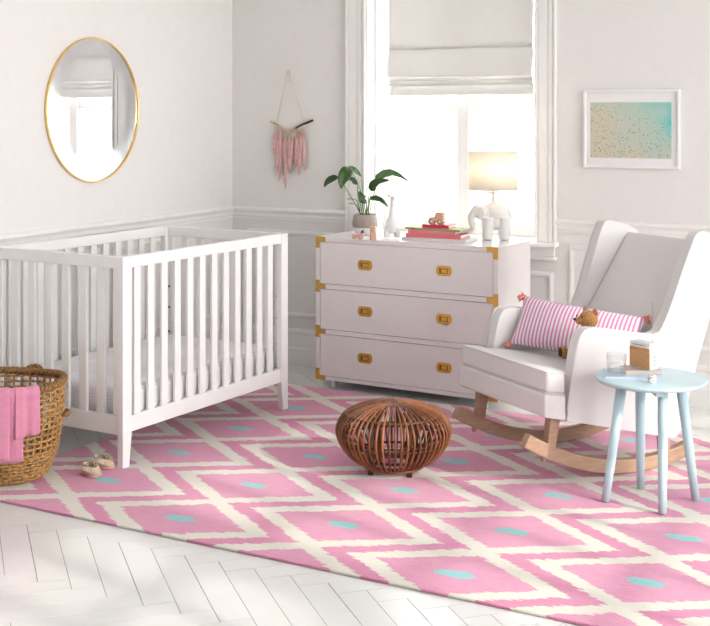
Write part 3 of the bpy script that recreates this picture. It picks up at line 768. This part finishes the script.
# ends of the pillow in chair coordinates
eL = Vector((-.262, .272, .633)); eR = Vector((.040, -.235, .585))
mid_ = (eL+eR)/2; dr_ = (eR-eL); LEN = dr_.length
plw = thing('lumbar_pillow', 'pink and white striped lumbar pillow with coral tassels on the chair', 'cushion', chl(*mid_))
X_ = dr_.normalized(); lean = Vector((.72, 0, 1)); Zp = (lean-X_*lean.dot(X_)).normalized(); Yp = Zp.cross(X_)
Ml = Matrix((X_, Yp, Zp)).transposed()
plw.rotation_euler = (Matrix.Rotation(TH+aC, 3, 'Z')@Ml).to_euler()
pillow(LEN/2+.012, .124, .060, 'pillow_cover', stripemat(), plw)
R4 = random.Random(9)
for sx, sz in ((-1, -1), (-1, 1), (1, -1), (1, 1)):
    mb = MB(); c = Vector((sx*(LEN/2+.008), 0, sz*.121))
    for k in range(46):
        d = Vector((sx*R4.uniform(.15, 1), R4.uniform(-.8, .8), sz*R4.uniform(-.25, .75)-.35)).normalized()
        l = R4.uniform(.018, .036); mb.tube([c, c+d*l*.6, c+d*l+Vector((0, 0, -.006))], [.0022, .0026, .0018], 5, mi=(0 if R4.random() < .7 else 1))
    mb.ell(c, (.010, .010, .010), 10)
    mb.build('tassel', [M['tassel'], M['tassel2']], plw, fix=False)

# teddy bear
tb = thing('teddy_bear', 'small brown teddy bear slumped against the striped pillow on the chair', 'teddy bear', chl(-.188, -.165, .50), TH+aC)
ty = Vector((-.215, -.165, .50))
def L3(x, y, z): return Vector((x, y, z))-ty
mb = MB()
hc = L3(-.222, -.185, .698)
mb.ell(hc, (.042, .048, .042), 24)                         # head
mb.ell(hc+Vector((-.034, .018, -.006)), (.022, .022, .019), 20)   # muzzle
mb.ell(hc+Vector((.014, -.034, .036)), (.009, .017, .017), 16); mb.ell(hc+Vector((.004, .030, .040)), (.009, .016, .016), 16)
mb.ell(L3(-.200, -.165, .575), (.043, .048, .070), 24)     # body
mb.ell(L3(-.210, -.168, .645), (.030, .032, .04), 16)
def limb(p, q, r0, r1):
    for k in range(9): t_ = k/8; c = Vector(p).lerp(Vector(q), t_); r = r0+(r1-r0)*t_; mb.ell(c, (r, r, r), 14)
limb(L3(-.205, -.135, .615), L3(-.262, -.115, .572), .019, .017)
limb(L3(-.20, -.205, .615), L3(-.245, -.222, .575), .019, .017)
limb(L3(-.215, -.140, .538), L3(-.300, -.130, .538), .026, .022)
limb(L3(-.215, -.190, .530), L3(-.290, -.205, .530), .026, .022)
mb.ell(L3(-.318, -.128, .548), (.017, .023, .030), 18); mb.ell(L3(-.305, -.208, .545), (.017, .023, .030), 18)
mb.build('bear_body', M['teddy'], tb, remesh=.0035, smoothit=3)
mb = MB().ell(L3(-.3345, -.125, .549), (.004, .016, .022), 16); mb.build('foot_pad', M['teddydk'], tb)
mb = MB().ell(L3(-.3215, -.207, .546), (.004, .016, .022), 16); mb.build('foot_pad', M['teddydk'], tb)
MB().ell(hc+Vector((-.054, .030, .000)), (.007, .009, .007), 14).build('nose', M['black'], tb)
for q in ((-.038, .036, .014), (-.040, -.004, .016)): MB().ell(hc+Vector(q), (.0045, .0045, .0045), 10).build('eye', M['black'], tb)

# ------------------------------------------------------------------ side table
tx, ty_ = cw(1.236, 5.196); TT = .528
st = thing('side_table', 'small round pale blue side table beside the rocking chair', 'table', (tx, ty_, RB), TH)
rz = -RT
MB().lathe([(.0001, TT-.022+rz), (.205, TT-.022+rz), (.223, TT-.017+rz), (.229, TT-.007+rz), (.227, TT-.001+rz), (.221, TT+rz), (.0001, TT+rz)], 72).build('tabletop', M['blue'], st)
mb = MB(); mb.box((-.15, -.018, TT-.052+rz), (.15, .018, TT-.022+rz)); mb.box((-.018, -.15, TT-.0515+rz), (.018, .15, TT-.0225+rz)); mb.build('cross_brace', M['blue'], st, bevel=.003)
for (a, b) in (((-.192, -.008), (-.122, -.006)), ((-.004, .171), (-.018, .115)), ((.006, -.169), (.022, -.115)), ((.188, .003), (.124, .003))):
    MB().tube([(a[0], a[1], .0015), (b[0]*.35+a[0]*.65, b[1]*.35+a[1]*.65, .17), (b[0], b[1], TT-.022+rz)], [.0165, .0190, .0225], 20).build('leg', M['blue'], st)

def place(fn_u, fn_v, z): X, Y = onz(fn_u, fn_v, z); return cw(X, Y)
def book(name, label, X, Y, z, w, d, h, rot, cover, cat='book', group=None):
    a, b = cw(X, Y); t_ = thing(name, label, cat, (a, b, z), TH+rot, group)
    MB().box((-w/2+.004, -d/2+.002, h*.14), (w/2-.004, d/2-.004, h*.86)).build('pages', M['paper'], t_)
    mb = MB().box((-w/2, -d/2, 0), (w/2, d/2, h*.14)).box((-w/2, -d/2, h*.86), (w/2, d/2, h)).box((-w/2, -d/2-.001, 0), (w/2, -d/2+.003, h))
    mb.build('cover', cover, t_, bevel=.0008); return t_
# on the table
X, Y = onz(632, 377, TT); book('picture_book', 'pale blue and white picture book lying on the blue side table', X+.005, Y+.02, TT+.001, .235, .17, .011, math.radians(-8), M['bluebook'])
tb1 = (X+.005, Y+.02)
book('notebook', 'beige clothbound notebook lying under the small radio', X+.045, Y+.045, TT+.0125, .15, .115, .017, math.radians(2), M['kraft'])
# radio
rX, rY = X+.060, Y+.042; ra, rb = cw(rX, rY); rzb = TT+.030
rd = thing('portable_radio', 'small white and wood portable radio with a thin aerial, standing on the beige notebook', 'radio', (ra, rb, rzb), TH+math.radians(-54))
rw, rdp, rh = .112, .058, .112
def roundrect(w, h, r, n=5):
    pts = []
    for cx, cz, a0 in ((w/2-r, h/2-r, 0), (-w/2+r, h/2-r, PI/2), (-w/2+r, -h/2+r, PI), (w/2-r, -h/2+r, 1.5*PI)):
        for k in range(n+1): t_ = a0+PI/2*k/n; pts.append((cx+r*math.cos(t_), cz+r*math.sin(t_)))
    return pts
MB().prism([(x, z+rh/2) for x, z in roundrect(rw, rh, .006)], -rdp/2+.003, rdp/2).build('radio_case', M['white'], rd, bevel=.003)
mb = MB().prism([(x, z+rh*.42) for x, z in roundrect(rw-.006, rh*.74, .004)], -rdp/2-.001, -rdp/2+.003, mi=0)
for k in range(9): mb.box((-rw/2+.008, -rdp/2-.0022, .010+.0078*k), (rw/2-.008, -rdp/2-.0009, .013+.0078*k), 1)
mb.build('speaker_grille', [M['radiowood'], mat('grille_pale', (.72, .45, .25), .5)], rd)
mb = MB().box((-rw/2+.004, -rdp/2+.0005, rh*.81), (rw/2-.004, -rdp/2+.003, rh*.965)); mb.box((-.035, -rdp/2-.0004, rh*.87), (.030, -rdp/2+.0006, rh*.91), 1); mb.build('tuning_dial', [M['white'], mat('dial_grey', (.42, .40, .40), .6)], rd)
mb = MB()
for k in range(3): mb.tube([(rw/2, .0, .022+.016*k), (rw/2+.002, .0, .022+.016*k)], .0042, 12)
for k in (-1, 1): mb.tube([(rw/2, .008*k, .082), (rw/2+.001, .008*k, .082)], .0025, 10)
mb.build('side_buttons', mat('button_grey', (.45, .40, .38), .5), rd)
MB().tube([(rw/2-.012, .004, rh-.004), (rw/2-.012, .004, rh+.05), (rw/2-.012, .002, rh+.17)], [.0016, .0012, .0008], 8).build('aerial', M['tin'], rd)
# drinking glass
X, Y = onz(616.5, 377.5, TT); a, b = cw(X, Y)
gl = thing('water_glass', 'clear glass tumbler of water on the blue side table', 'glass', (a, b, TT+.0128))
MB().lathe([(.0001, 0), (.034, 0), (.0385, .003), (.042, .088), (.0405, .088), (.0365, .010), (.0001, .009)], 48).build('tumbler', M['glass'], gl)
MB().lathe([(.0001, .0095), (.0360, .0105), (.0382, .046), (.0001, .046)], 48).build('water', M['glass'], gl)
X, Y = onz(652, 383.5, TT); a, b = cw(X, Y)
tg = thing('rattle', 'small white ball rattle with black dots at the front of the blue side table', 'toy', (a, b, TT))
MB().ell((0, 0, .0185), (.0185, .0185, .0185), 24).build('ball', M['white'], tg)
mb = MB()
for d in ((-.35, -.85, .45), (.45, -.80, .50), (.05, -1, -.05), (.0, -.45, .9), (-.8, -.5, .2), (.85, -.4, 0)):
    v = Vector(d).normalized(); v = Matrix.Rotation(TH, 3, 'Z')@v; mb.ell(Vector((0, 0, .0185))+v*.0172, (.0035, .0035, .0035), 10)
mb.build('dots', M['black'], tg)

# ------------------------------------------------------------------ rattan ottoman
X, Y = .1745, 5.640; a, b = cw(X, Y)
ot = thing('rattan_ottoman', 'round brown rattan cane ottoman in the middle of the rug', 'ottoman', (a, b, RB), TH)
ot.scale = (.99, .99, 1.04)
prof = [(.125, .030), (.150, .037), (.200, .068), (.240, .115), (.260, .165), (.257, .200), (.236, .236), (.200, .261), (.150, .280), (.100, .291), (.055, .297), (.022, .298)]
NC = 56
pc = catmull([Vector((r, 0, z)) for r, z in prof], 4)
cane = None
for k in range(NC):
    if cane is None:
        cane = MB().tube([(p.x, p.y, p.z) for p in pc], [min(.0056, max(.0011, .027*p.x)) for p in pc], 8).build('cane', M['rattan'], ot)
        o = cane
    else:
        o = cane.copy(); COL.objects.link(o); o.parent = ot
    o.rotation_euler = (0, 0, 2*PI*k/NC+R.uniform(-.008, .008))
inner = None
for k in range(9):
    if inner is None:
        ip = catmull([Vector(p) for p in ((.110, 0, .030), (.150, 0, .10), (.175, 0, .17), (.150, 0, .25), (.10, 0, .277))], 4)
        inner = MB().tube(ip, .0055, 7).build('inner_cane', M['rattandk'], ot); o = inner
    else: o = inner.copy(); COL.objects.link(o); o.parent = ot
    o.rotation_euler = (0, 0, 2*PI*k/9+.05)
def ring(r, z, rad, name, m):
    MB().tube([(r*math.cos(2*PI*k/64), r*math.sin(2*PI*k/64), z) for k in range(64)], rad, 8, closed=True).build(name, m, ot)
ring(.132, .027, .010, 'base_hoop', M['rattan']); ring(.128, .036, .007, 'base_hoop', M['rattandk'])
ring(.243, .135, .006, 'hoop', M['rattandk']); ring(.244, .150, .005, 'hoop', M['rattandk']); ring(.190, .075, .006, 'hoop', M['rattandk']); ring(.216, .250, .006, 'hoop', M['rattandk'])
sp = []
for k in range(260):
    t_ = k/259; r = .012+.064*t_; aa = t_*2*PI*5.5; sp.append((r*math.cos(aa), r*math.sin(aa), .2965-.004*t_))
MB().tube(sp, .0042, 6).build('top_coil', M['rattan'], ot)
MB().ell((0, 0, .297), (.014, .014, .005), 14).build('top_button', M['rattan'], ot)
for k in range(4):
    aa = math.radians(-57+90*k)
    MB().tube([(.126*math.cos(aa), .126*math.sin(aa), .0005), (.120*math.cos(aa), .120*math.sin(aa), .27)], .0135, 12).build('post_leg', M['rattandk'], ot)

# ------------------------------------------------------------------ basket
BX, BY = -1.547, 5.545; a, b = cw(BX, BY)
bk = thing('woven_basket', 'round woven seagrass basket on the floor in front of the crib', 'basket', (a, b, RB), TH)
bprof = [(0, .158), (.03, .176), (.08, .198), (.14, .216), (.20, .227), (.27, .236), (.34, .240), (.42, .241)]
def brad(z):
    for (z0, r0), (z1, r1) in zip(bprof, bprof[1:]):
        if z <= z1: return r0+(r1-r0)*(z-z0)/(z1-z0)
    return .241
R5 = random.Random(11)
mb = MB(); NS = 40
for k in range(NS):
    aa = 2*PI*k/NS
    for e in (-.011, .013):
        pts = []
        for j in range(19):
            z = .012+.405*j/18; r = brad(z)+.004*math.sin(j*PI+k*PI)+R5.uniform(-.002, .002)
            an = aa+e+R5.uniform(-.006, .006); pts.append((r*math.cos(an), r*math.sin(an), z))
        mb.tube(pts, [.0032+R5.uniform(-.0006, .0012) for _ in pts], 5)
mb.build('upright_stakes', M['seagrass'], bk)
mb = MB(); zr = .018
row = 0
while zr < .41:
    for e in (0, 1):
        pts = []; nn = NS*2
        for k in range(nn):
            aa = 2*PI*k/nn; r = brad(zr)+.007*math.sin(PI*k/1.0+PI/2*0+row*PI)*(1 if k % 2 == 0 else -1)*(1 if e == 0 else -1)+R5.uniform(-.0015, .0015)
            r = brad(zr)+(.0065 if (k//2+row+e) % 2 == 0 else -.0055)+R5.uniform(-.0015, .0015)
            pts.append((r*math.cos(aa), r*math.sin(aa), zr+.004*e+R5.uniform(-.0022, .0022)))
        mb.tube(pts, [.0038+R5.uniform(-.0008, .0012) for _ in pts], 5, closed=True)
    zr += .0165 if zr < .12 else .0265
    row += 1
mb.lathe([(.0001, .004), (.155, .004), (.160, .012), (.0001, .014)], 40)
mb.build('weave', M['seagrass'], bk)
mb = MB()
for ph in (0, 2*PI/3, 4*PI/3):
    pts = []
    for k in range(220):
        aa = 2*PI*k/220; w = aa*26+ph; r = .243+.0105*math.cos(w); z = .424+.0105*math.sin(w)+.006*math.sin(3*aa+1)
        pts.append((r*math.cos(aa), r*math.sin(aa), z))
    mb.tube(pts, .0082, 6, closed=True)
mb.build('braided_rim', M['seagrassdk'], bk)
for aa in (math.radians(8), math.radians(78)):
    for ph in (0,):
        c = Vector((.246*math.cos(aa), .246*math.sin(aa), 0)); tn = Vector((-math.sin(aa), math.cos(aa), 0)); on = Vector((math.cos(aa), math.sin(aa), 0))
        z0 = .275 if aa < .5 else .418
        for q in range(2):
            pts = [c+tn*(.040*math.cos(PI*i/16))+on*(.018*math.sin(PI*i/16)+.004*math.cos(i*1.3+q*PI))+Vector((0, 0, z0+(.022 if aa > .5 else .0)*math.sin(PI*i/16)+.006*math.sin(i*1.3+q*PI))) for i in range(17)]
            MB().tube(pts, .0072, 7).build('handle', M['seagrassdk'], bk)
# pink throw over the rim
def drape(a0, a1, zbot, off, inside, zig, name='cloth', n=44):
    rows = []
    for i in range(n+1):
        s = i/n; an = math.radians(a0+(a1-a0)*s); row = []
        fo = off+.005*math.sin(s*7+zig)+.0015*math.sin(s*17+zig*2)
        zb_ = zbot(s)
        path = [(-.034, .435-inside), (-.034, .40), (-.030, .437), (-.016, .449), (0, .452), (.014, .449), (.022, .436), (.024, .415)]
        for r, z in path: row.append((.243+r+fo*.5, z+fo*.3))
        for j in range(1, 15):
            t_ = j/14; z = .415+(zb_-.415)*t_; row.append((max(brad(z), brad(.30)-.01)+.020+fo*(.6+1.2*t_), z))
        rows.append([Vector((r*math.cos(an), r*math.sin(an), z)) for r, z in row])
    return rows
tw = thing('pink_throw', 'folded pink cotton throw hanging over the front rim of the woven basket', 'blanket', (a, b, .10), TH)
def cloth(rows, name):
    rows = [[v-Vector((0, 0, .098)) for v in r] for r in rows]
    MB().grid(rows).build(name, M['towel'], tw, solid=.005)
cloth(drape(-150, -60, lambda s: .142+.006*math.sin(s*6), .002, .06, 0), 'lower_layer')
cloth(drape(-68, -45, lambda s: .238+.012*s, .004, .06, 1.2), 'side_flap')
cloth(drape(-150, -73, lambda s: .185-.02*s+.01*math.sin(s*5), .016, .05, 2.0), 'upper_layer')

# ------------------------------------------------------------------ baby shoes
def shoe(u, v, rot, label):
    X, Y = onz(u, v, RT); a, b = cw(X, Y)
    s = thing('baby_shoe', label, 'shoe', (a, b, RB), TH+rot, 'baby moccasins on the rug')
    s.scale = (1.12, 1.15, 1.12)
    def outl(sc, z):
        pts = []
        for k in range(28):
            t_ = 2*PI*k/28; x = .050*math.cos(t_)*sc; w = (.0275+.004*math.cos(t_)); pts.append(Vector((x, w*math.sin(t_)*sc, z)))
        return pts
    def stack(levels, name, m, inner=None, par=s):
        mb = MB(); L = [outl(sc, z) for sc, z in levels]; N = 28; vs = [p for l in L for p in l]; fs = []
        for i in range(len(L)-1):
            for k in range(N): fs.append((i*N+k, i*N+(k+1) % N, (i+1)*N+(k+1) % N, (i+1)*N+k))
        fs.append(tuple(range(N))[::-1]); fs.append(tuple((len(L)-1)*N+k for k in range(N))); mb.add(vs, fs, 0, True)
        return mb.build(name, m, par)
    stack([(.90, 0), (1.0, .003), (1.0, .009), (.97, .012)], 'sole', M['shoesole'])
    # upper: toe dome and open collar
    mb = MB(); P = []
    for k in range(33):
        t_ = 2*PI*k/32; row = []
        x0 = .049*math.cos(t_); y0 = .027*math.sin(t_)
        for q in (0, .25, .5, .75, 1):
            shr = 1-.25*q**2; toe = max(0, math.cos(t_))
            zz = .010+(.036-.010*toe)*math.sin(q*PI/2)
            xx = x0*(1-.10*q)-(.034*toe*q*q); row.append((xx, y0*shr, zz))
        P.append(row)
    mb.grid(P); mb.build('upper', M['shoe'], s, solid=.003)
    stack([(.78, .012), (.78, .013)], 'insole', M['soil'])
    mb = MB()
    for k in range(22):
        t_ = -1.9+3.8*k/21; x0 = -.013+.036*math.cos(t_); y0 = .0255*math.sin(t_)
        tx_ = Vector((x0, y0, .0415-.006*max(0, math.cos(t_)))); d = Vector((math.cos(t_)*.008, math.sin(t_)*.006, 0))
        mb.box((-.0022, -.0008, -.015), (.0022, .0008, 0), T=Matrix.Translation(tx_+d*.6)@Matrix.Rotation(t_+PI/2, 4, 'Z')@Matrix.Rotation(-.45, 4, 'X'))
    mb.tube([(.027*math.cos(2*PI*k/30)-.017, .021*math.sin(2*PI*k/30), .044-.010*max(0, math.cos(2*PI*k/30))) for k in range(30)], .0026, 6, closed=True)
    mb.build('fringe', mat('fringe_cream', (.84, .76, .64), .85), s)
shoe(91.5, 476, math.radians(-40), 'cream fringed baby moccasin nearest the basket, in front of its pair')
shoe(104, 468, math.radians(-28), 'cream fringed baby moccasin nearest the crib leg, behind its pair')

# ------------------------------------------------------------------ things on the dresser
def dtop(u, v): return onz(u, v, DH)
DZ = DH+.0002
gd = Vector((math.cos(th3), -math.sin(th3)))
def dloc(sx, sy):    # dresser-local -> camera frame
    return (dxc+sx*math.cos(th3)+sy*math.sin(th3), dyc-sx*math.sin(th3)+sy*math.cos(th3))
# potted plant
X, Y = dtop(365, 234.2); a, b = cw(X, Y)
pp = thing('potted_plant', 'leafy green houseplant in a grey and white pot on the dresser', 'plant', (a, b, DZ), TH)
MB().lathe([(.0001, 0), (.048, 0), (.060, .010), (.070, .036), (.0718, .042)], 48).build('pot_foot', M['potwhite'], pp)
MB().lathe([(.0718, .042), (.0770, .054), (.078, .066), (.071, .108), (.067, .122), (.062, .122), (.062, .11), (.0001, .11)], 48).build('pot', M['potgrey'], pp)
MB().ell((0, 0, .108), (.062, .062, .008), 20).build('soil', M['soil'], pp)
ppx = F/Y
def pl_(u, v, yy=0): return Vector(((u-365)/ppx*(1+yy/Y), yy, -(v-(HOR+(CH-DZ)*F/Y))/ppx))
def leafblade(pts, wid, m, dip=.25, tilt=0):
    c = catmull(pts, 6); n = len(c)-1; mb = MB(); rows = []
    for i, p in enumerate(c):
        t_ = i/n; w = wid*1.15*(math.sin(PI*t_**.72)**.9)*(1-.2*t_)+.0006
        d = (c[min(i+1, n)]-c[max(i-1, 0)]).normalized(); sd = d.cross(Vector((math.sin(tilt), -math.cos(tilt)*.75, .65))).normalized(); nn = sd.cross(d)
        rows.append([p+sd*w*k+nn*(abs(k)*w*dip)+nn*.0016*math.sin(i*1.7+k*2) for k in (-1, -.6, -.25, 0, .25, .6, 1)])
    return MB().grid(rows).build('leaf', m, pp, solid=.0009, fix=False)
def stem(p, q, bend=0):
    c = catmull([p, p.lerp(q, .5)+Vector((bend, 0, .012)), q], 6)
    MB().tube(c, [.0032-.0012*i/(len(c)-1) for i in range(len(c))], 7).build('stem', M['stem'], pp)
s0 = Vector((0, 0, .108))
def S(u, y=0): return Vector(((u-365)/ppx, y, .108))
stem(S(364), pl_(351, 170, -.03), .02); leafblade([pl_(350.5, 168.5, -.03), pl_(346, 172, -.07), pl_(342, 180, -.09), pl_(341, 188, -.09)], .036, M['leaf'], .15, .3)
stem(S(362, .01), pl_(339, 177, .0), -.005); leafblade([pl_(338, 177, 0), pl_(332, 179, -.01), pl_(327, 182.5, -.02), pl_(324, 187, -.03)], .022, M['leaf'], .3)
leafblade([pl_(348, 168.5, .02), pl_(352, 169.5, .03), pl_(357, 172.5, .04), pl_(361.5, 177, .04)], .020, M['leaf2'], .3)
stem(S(366, .015), pl_(361.5, 177, .04), -.004)
stem(S(363, -.01), pl_(357, 184, .0), -.006); leafblade([pl_(357, 184.5, 0), pl_(353, 180.5, 0), pl_(349, 178.5, -.01), pl_(345, 178.5, -.01)], .017, M['leaf'], .3)
stem(S(369, .01), pl_(376, 182, .02), .004); leafblade([pl_(375.5, 180, .02), pl_(384, 175, .01), pl_(395, 174, -.01), pl_(409, 181.5, -.03)], .027, M['leaf2'], .35)
stem(S(368, -.01), pl_(371, 190, .0), .002); leafblade([pl_(371, 191, 0), pl_(374, 185, -.01), pl_(380, 181.5, -.02), pl_(389, 180, -.03)], .028, M['leaf'], .3)
stem(S(366, -.02), pl_(369.5, 199, -.02), .002); leafblade([pl_(369.5, 198.5, -.02), pl_(376, 198, -.04), pl_(382, 200.5, -.06), pl_(388, 206, -.07)], .018, M['leaf'], .25)
stem(S(364, -.03), pl_(362, 204, -.03), 0); leafblade([pl_(366, 201, -.035), pl_(363, 199.5, -.045), pl_(361, 195.5, -.05), pl_(359, 190.5, -.05)], .026, M['leaf'], .2)
for q in ((347, 198.5), (349, 203)): 
    c = catmull([S(361, -.02), pl_(357, q[1]+2, -.03), pl_(q[0], q[1], -.04)], 6); MB().tube(c, [.0022]*len(c), 6).build('stem', M['leaf'], pp)
for q in ((366, 200), (368, 196)):
    c = catmull([S(q[0]), pl_(q[0]+.5, q[1]+4, .0), pl_(q[0], q[1], .0)], 4); MB().tube(c, [.0035]*len(c), 6).build('stem', M['stem'], pp)
# wooden toys
X, Y = dtop(358, 239.0); a, b = cw(X, Y)
tp = thing('wooden_animal', 'little pink wooden toy on wheels beside the plant pot', 'toy', (a, b, DZ), TH-.35)
mb = MB().box((-.036, -.011, .010), (.030, .011, .026)).prism([(.005, .022), (.032, .022), (.036, .044), (.026, .050), (.014, .036)], -.009, .009); mb.build('toy_body', M['pinkwood'], tp, bevel=.002)
for x in (-.022, .018):
    for y in (-.0145, .0145): MB().tube([(x, y-.0032, .0105), (x, y+.0032, .0105)], .010, 16).build('wheel', M['wood'], tp)
MB().prism([(.018, .040), (.036, .036), (.034, .056)], -.0095, .0095).build('black_ear', M['black'], tp)
X, Y = dtop(373, 240.0); a, b = cw(X, Y)
b1 = MB().box((-.0165, -.0165, 0), (.0165, .0165, .045)).build('wooden_block', M['wood'], bevel=.003); b1.location = (a, b, DZ); b1.rotation_euler = (0, 0, TH+.15)
tag(b1, 'pale wooden block, lower one of the small stack by the pot', 'toy block', 'wooden blocks')
b2 = MB().box((-.0165, -.0165, 0), (.0165, .0165, .033)).build('wooden_block', M['wood'], bevel=.003); b2.location = (a, b, DZ+.0452); b2.rotation_euler = (0, 0, TH-.25)
tag(b2, 'pale wooden block, upper one of the small stack by the pot', 'toy block', 'wooden blocks')
# giraffe figurine
X, Y = dtop(392, 238.6); a, b = cw(X, Y)
gf = thing('giraffe_figurine', 'white ceramic giraffe figurine between the plant and the books', 'figurine', (a, b, DZ), TH)
mb = MB()
def chain(pts, rs, n=14):
    c = catmull(pts, 6); k = len(c)
    rr = []
    for i in range(k):
        s_ = i/(k-1)*(len(rs)-1); j = min(int(s_), len(rs)-2); rr.append(rs[j]+(rs[j+1]-rs[j])*(s_-j))
    mb.tube(c, rr, n)
mb.ell((0, 0, .085), (.036, .026, .046), 24); mb.ell((0, 0, .058), (.041, .028, .030), 24)
chain([(0, 0, .10), (.002, 0, .15), (.004, 0, .20), (.004, 0, .232)], [.027, .017, .0125, .011])
for sx in (-1, 1): chain([(sx*.026, -.004, .070), (sx*.033, -.006, .035), (sx*.034, -.008, .006)], [.018, .015, .013]); chain([(sx*.014, .014, .070), (sx*.020, .018, .035), (sx*.021, .020, .006)], [.016, .012, .011])
mb.ell((.006, -.008, .238), (.015, .020, .013), 18)
mb.build('giraffe_body', M['giraffe'], gf, remesh=.0028, smoothit=4)
for sx in (-1, 1):
    MB().tube([(.005+sx*.006, 0, .246), (.005+sx*.008, 0, .262)], .0024, 8).build('horn', M['giraffe'], gf)
    MB().ell((.005+sx*.008, 0, .264), (.0035, .0035, .0035), 10).build('horn_tip', M['stickdk'], gf)
    MB().ell((.005+sx*.022, 0, .250), (.010, .003, .005), 12).build('ear', M['tin'], gf)
# books
X, Y = dtop(434, 241.3)
X, Y = dloc(.725, .19)
z = DZ; deg = math.radians
stack_ = [('large grey-white book at the bottom of the stack on the dresser', .40, .19, .018, -28, 'greybook', .004, .0),
          ('thick coral red book second from the bottom of the dresser stack', .335, .17, .024, -24, 'coral', -.008, 0),
          ('rose pink book in the middle of the stack on the dresser', .30, .16, .019, -30, 'rose', -.012, 0),
          ('thin olive green book below the small crimson book', .36, .17, .011, -33, 'olive', .0, 0),
          ('small crimson book on top of the stack on the dresser', .165, .11, .019, -27, 'red', -.002, 0)]
for lab, w, d, h_, r, m_, ddx, ddy in stack_:
    book('hardcover_book', lab, X+ddx, Y+ddy, z, w, d, h_, deg(r), M[m_], group='books stacked on the dresser'); z += h_+.0003
# toy car
a, b = cw(X-.015, Y-.01)
tc_ = thing('wooden_toy_car', 'small peach wooden toy car on top of the books', 'toy car', (a, b, z), TH-.45)
MB().prism([(-.048, .014), (.046, .014), (.046, .070), (-.004, .070), (-.012, .044), (-.042, .040), (-.049, .030)], -.017, .017).build('car_body', M['wood'], tc_, bevel=.003)
for x in (-.028, .024):
    for y in (-.021, .021):
        w_ = MB().tube([(x, y-.004, .0155), (x, y+.004, .0155)], .0155, 20).build('wheel', mat('wheel_brown', (.50, .32, .20), .6), tc_)
        MB().tube([(x, y-.005, .0155), (x, y+.005, .0155)], .006, 12).build('hub', M['paper'], w_)
# elephant lamp
X, Y = dloc(.988, .350); a, b = cw(X, Y)
lp = thing('elephant_lamp', 'white ceramic elephant table lamp with cream drum shade on the dresser', 'lamp', (a, b, DZ), TH)
lp.scale = (1.05, 1.05, 1.06)
mb = MB()
mb.ell((.024, 0, .145), (.078, .054, .070), 28); mb.ell((.016, 0, .108), (.070, .050, .056), 24); mb.ell((-.030, 0, .138), (.048, .044, .052), 24)
for x, y in ((-.030, -.026), (-.028, .028), (.060, -.026), (.062, .028)): chain([(x, y, .125), (x*1.03, y*1.05, .06), (x*1.05, y*1.08, .012)], [.036, .030, .029], 18); mb.ell((x*1.05, y*1.08, .009), (.031, .029, .009), 18)
mb.ell((-.082, -.004, .158), (.036, .032, .040), 24)
chain([(-.098, -.006, .160), (-.118, -.006, .120), (-.112, -.006, .075), (-.118, -.006, .048), (-.142, -.006, .048), (-.152, -.006, .062)], [.026, .021, .016, .013, .011, .009])
for s_ in (-1, 1): mb.ell((-.070, s_*.036, .148), (.026, .007, .040), 20, T=Matrix.Rotation(s_*.35, 3, 'Z'))
chain([(.092, 0, .16), (.102, 0, .12), (.100, 0, .09)], [.007, .005, .004], 8)
mb.build('elephant_body', M['ceramic'], lp, remesh=.0032, smoothit=4)
MB().tube([(.002, 0, .195), (.002, 0, .284)], .0065, 12).build('lamp_stem', M['tin'], lp)
MB().lathe([(.0001, .254), (.028, .254), (.028, .262), (.0001, .262)], 24, c=(.002, 0, 0)).build('shade_fitter', M['tin'], lp)
sh = MB().lathe([(.132, .274), (.135, .274), (.135, .484), (.132, .484)], 64, c=(.002, 0, 0), closed=True).build('lamp_shade', M['shade'], lp)
MB().ell((.002, 0, .345), (.026, .026, .034), 16).build('bulb', mat('bulb_lit', (1, .9, .7), .4, emit=(1, .88, .72), estr=2), lp)
l = bpy.data.lights.new('lamp_bulb_light', 'POINT'); l.energy = .75; l.color = (1, .90, .76); l.shadow_soft_size = .04
lo = bpy.data.objects.new('lamp_bulb_light', l); COL.objects.link(lo); lo.parent = lp; lo.location = (.008, 0, .40)
# little glass ornament
X, Y = dloc(1.105, .16); a, b = cw(X, Y)
gs = thing('glass_bird', 'tiny clear glass ornament at the right end of the dresser top', 'ornament', (a, b, DZ), TH)
mb = MB().ell((0, 0, .017), (.022, .013, .017), 18); mb.ell((.014, 0, .034), (.010, .009, .010), 14); mb.tube([(.020, 0, .036), (.032, 0, .038)], [.004, .001], 8); mb.tube([(-.016, 0, .02), (-.034, 0, .030)], [.008, .003], 8)
mb.build('glass_body', M['glass'], gs, remesh=.0022, smoothit=3)
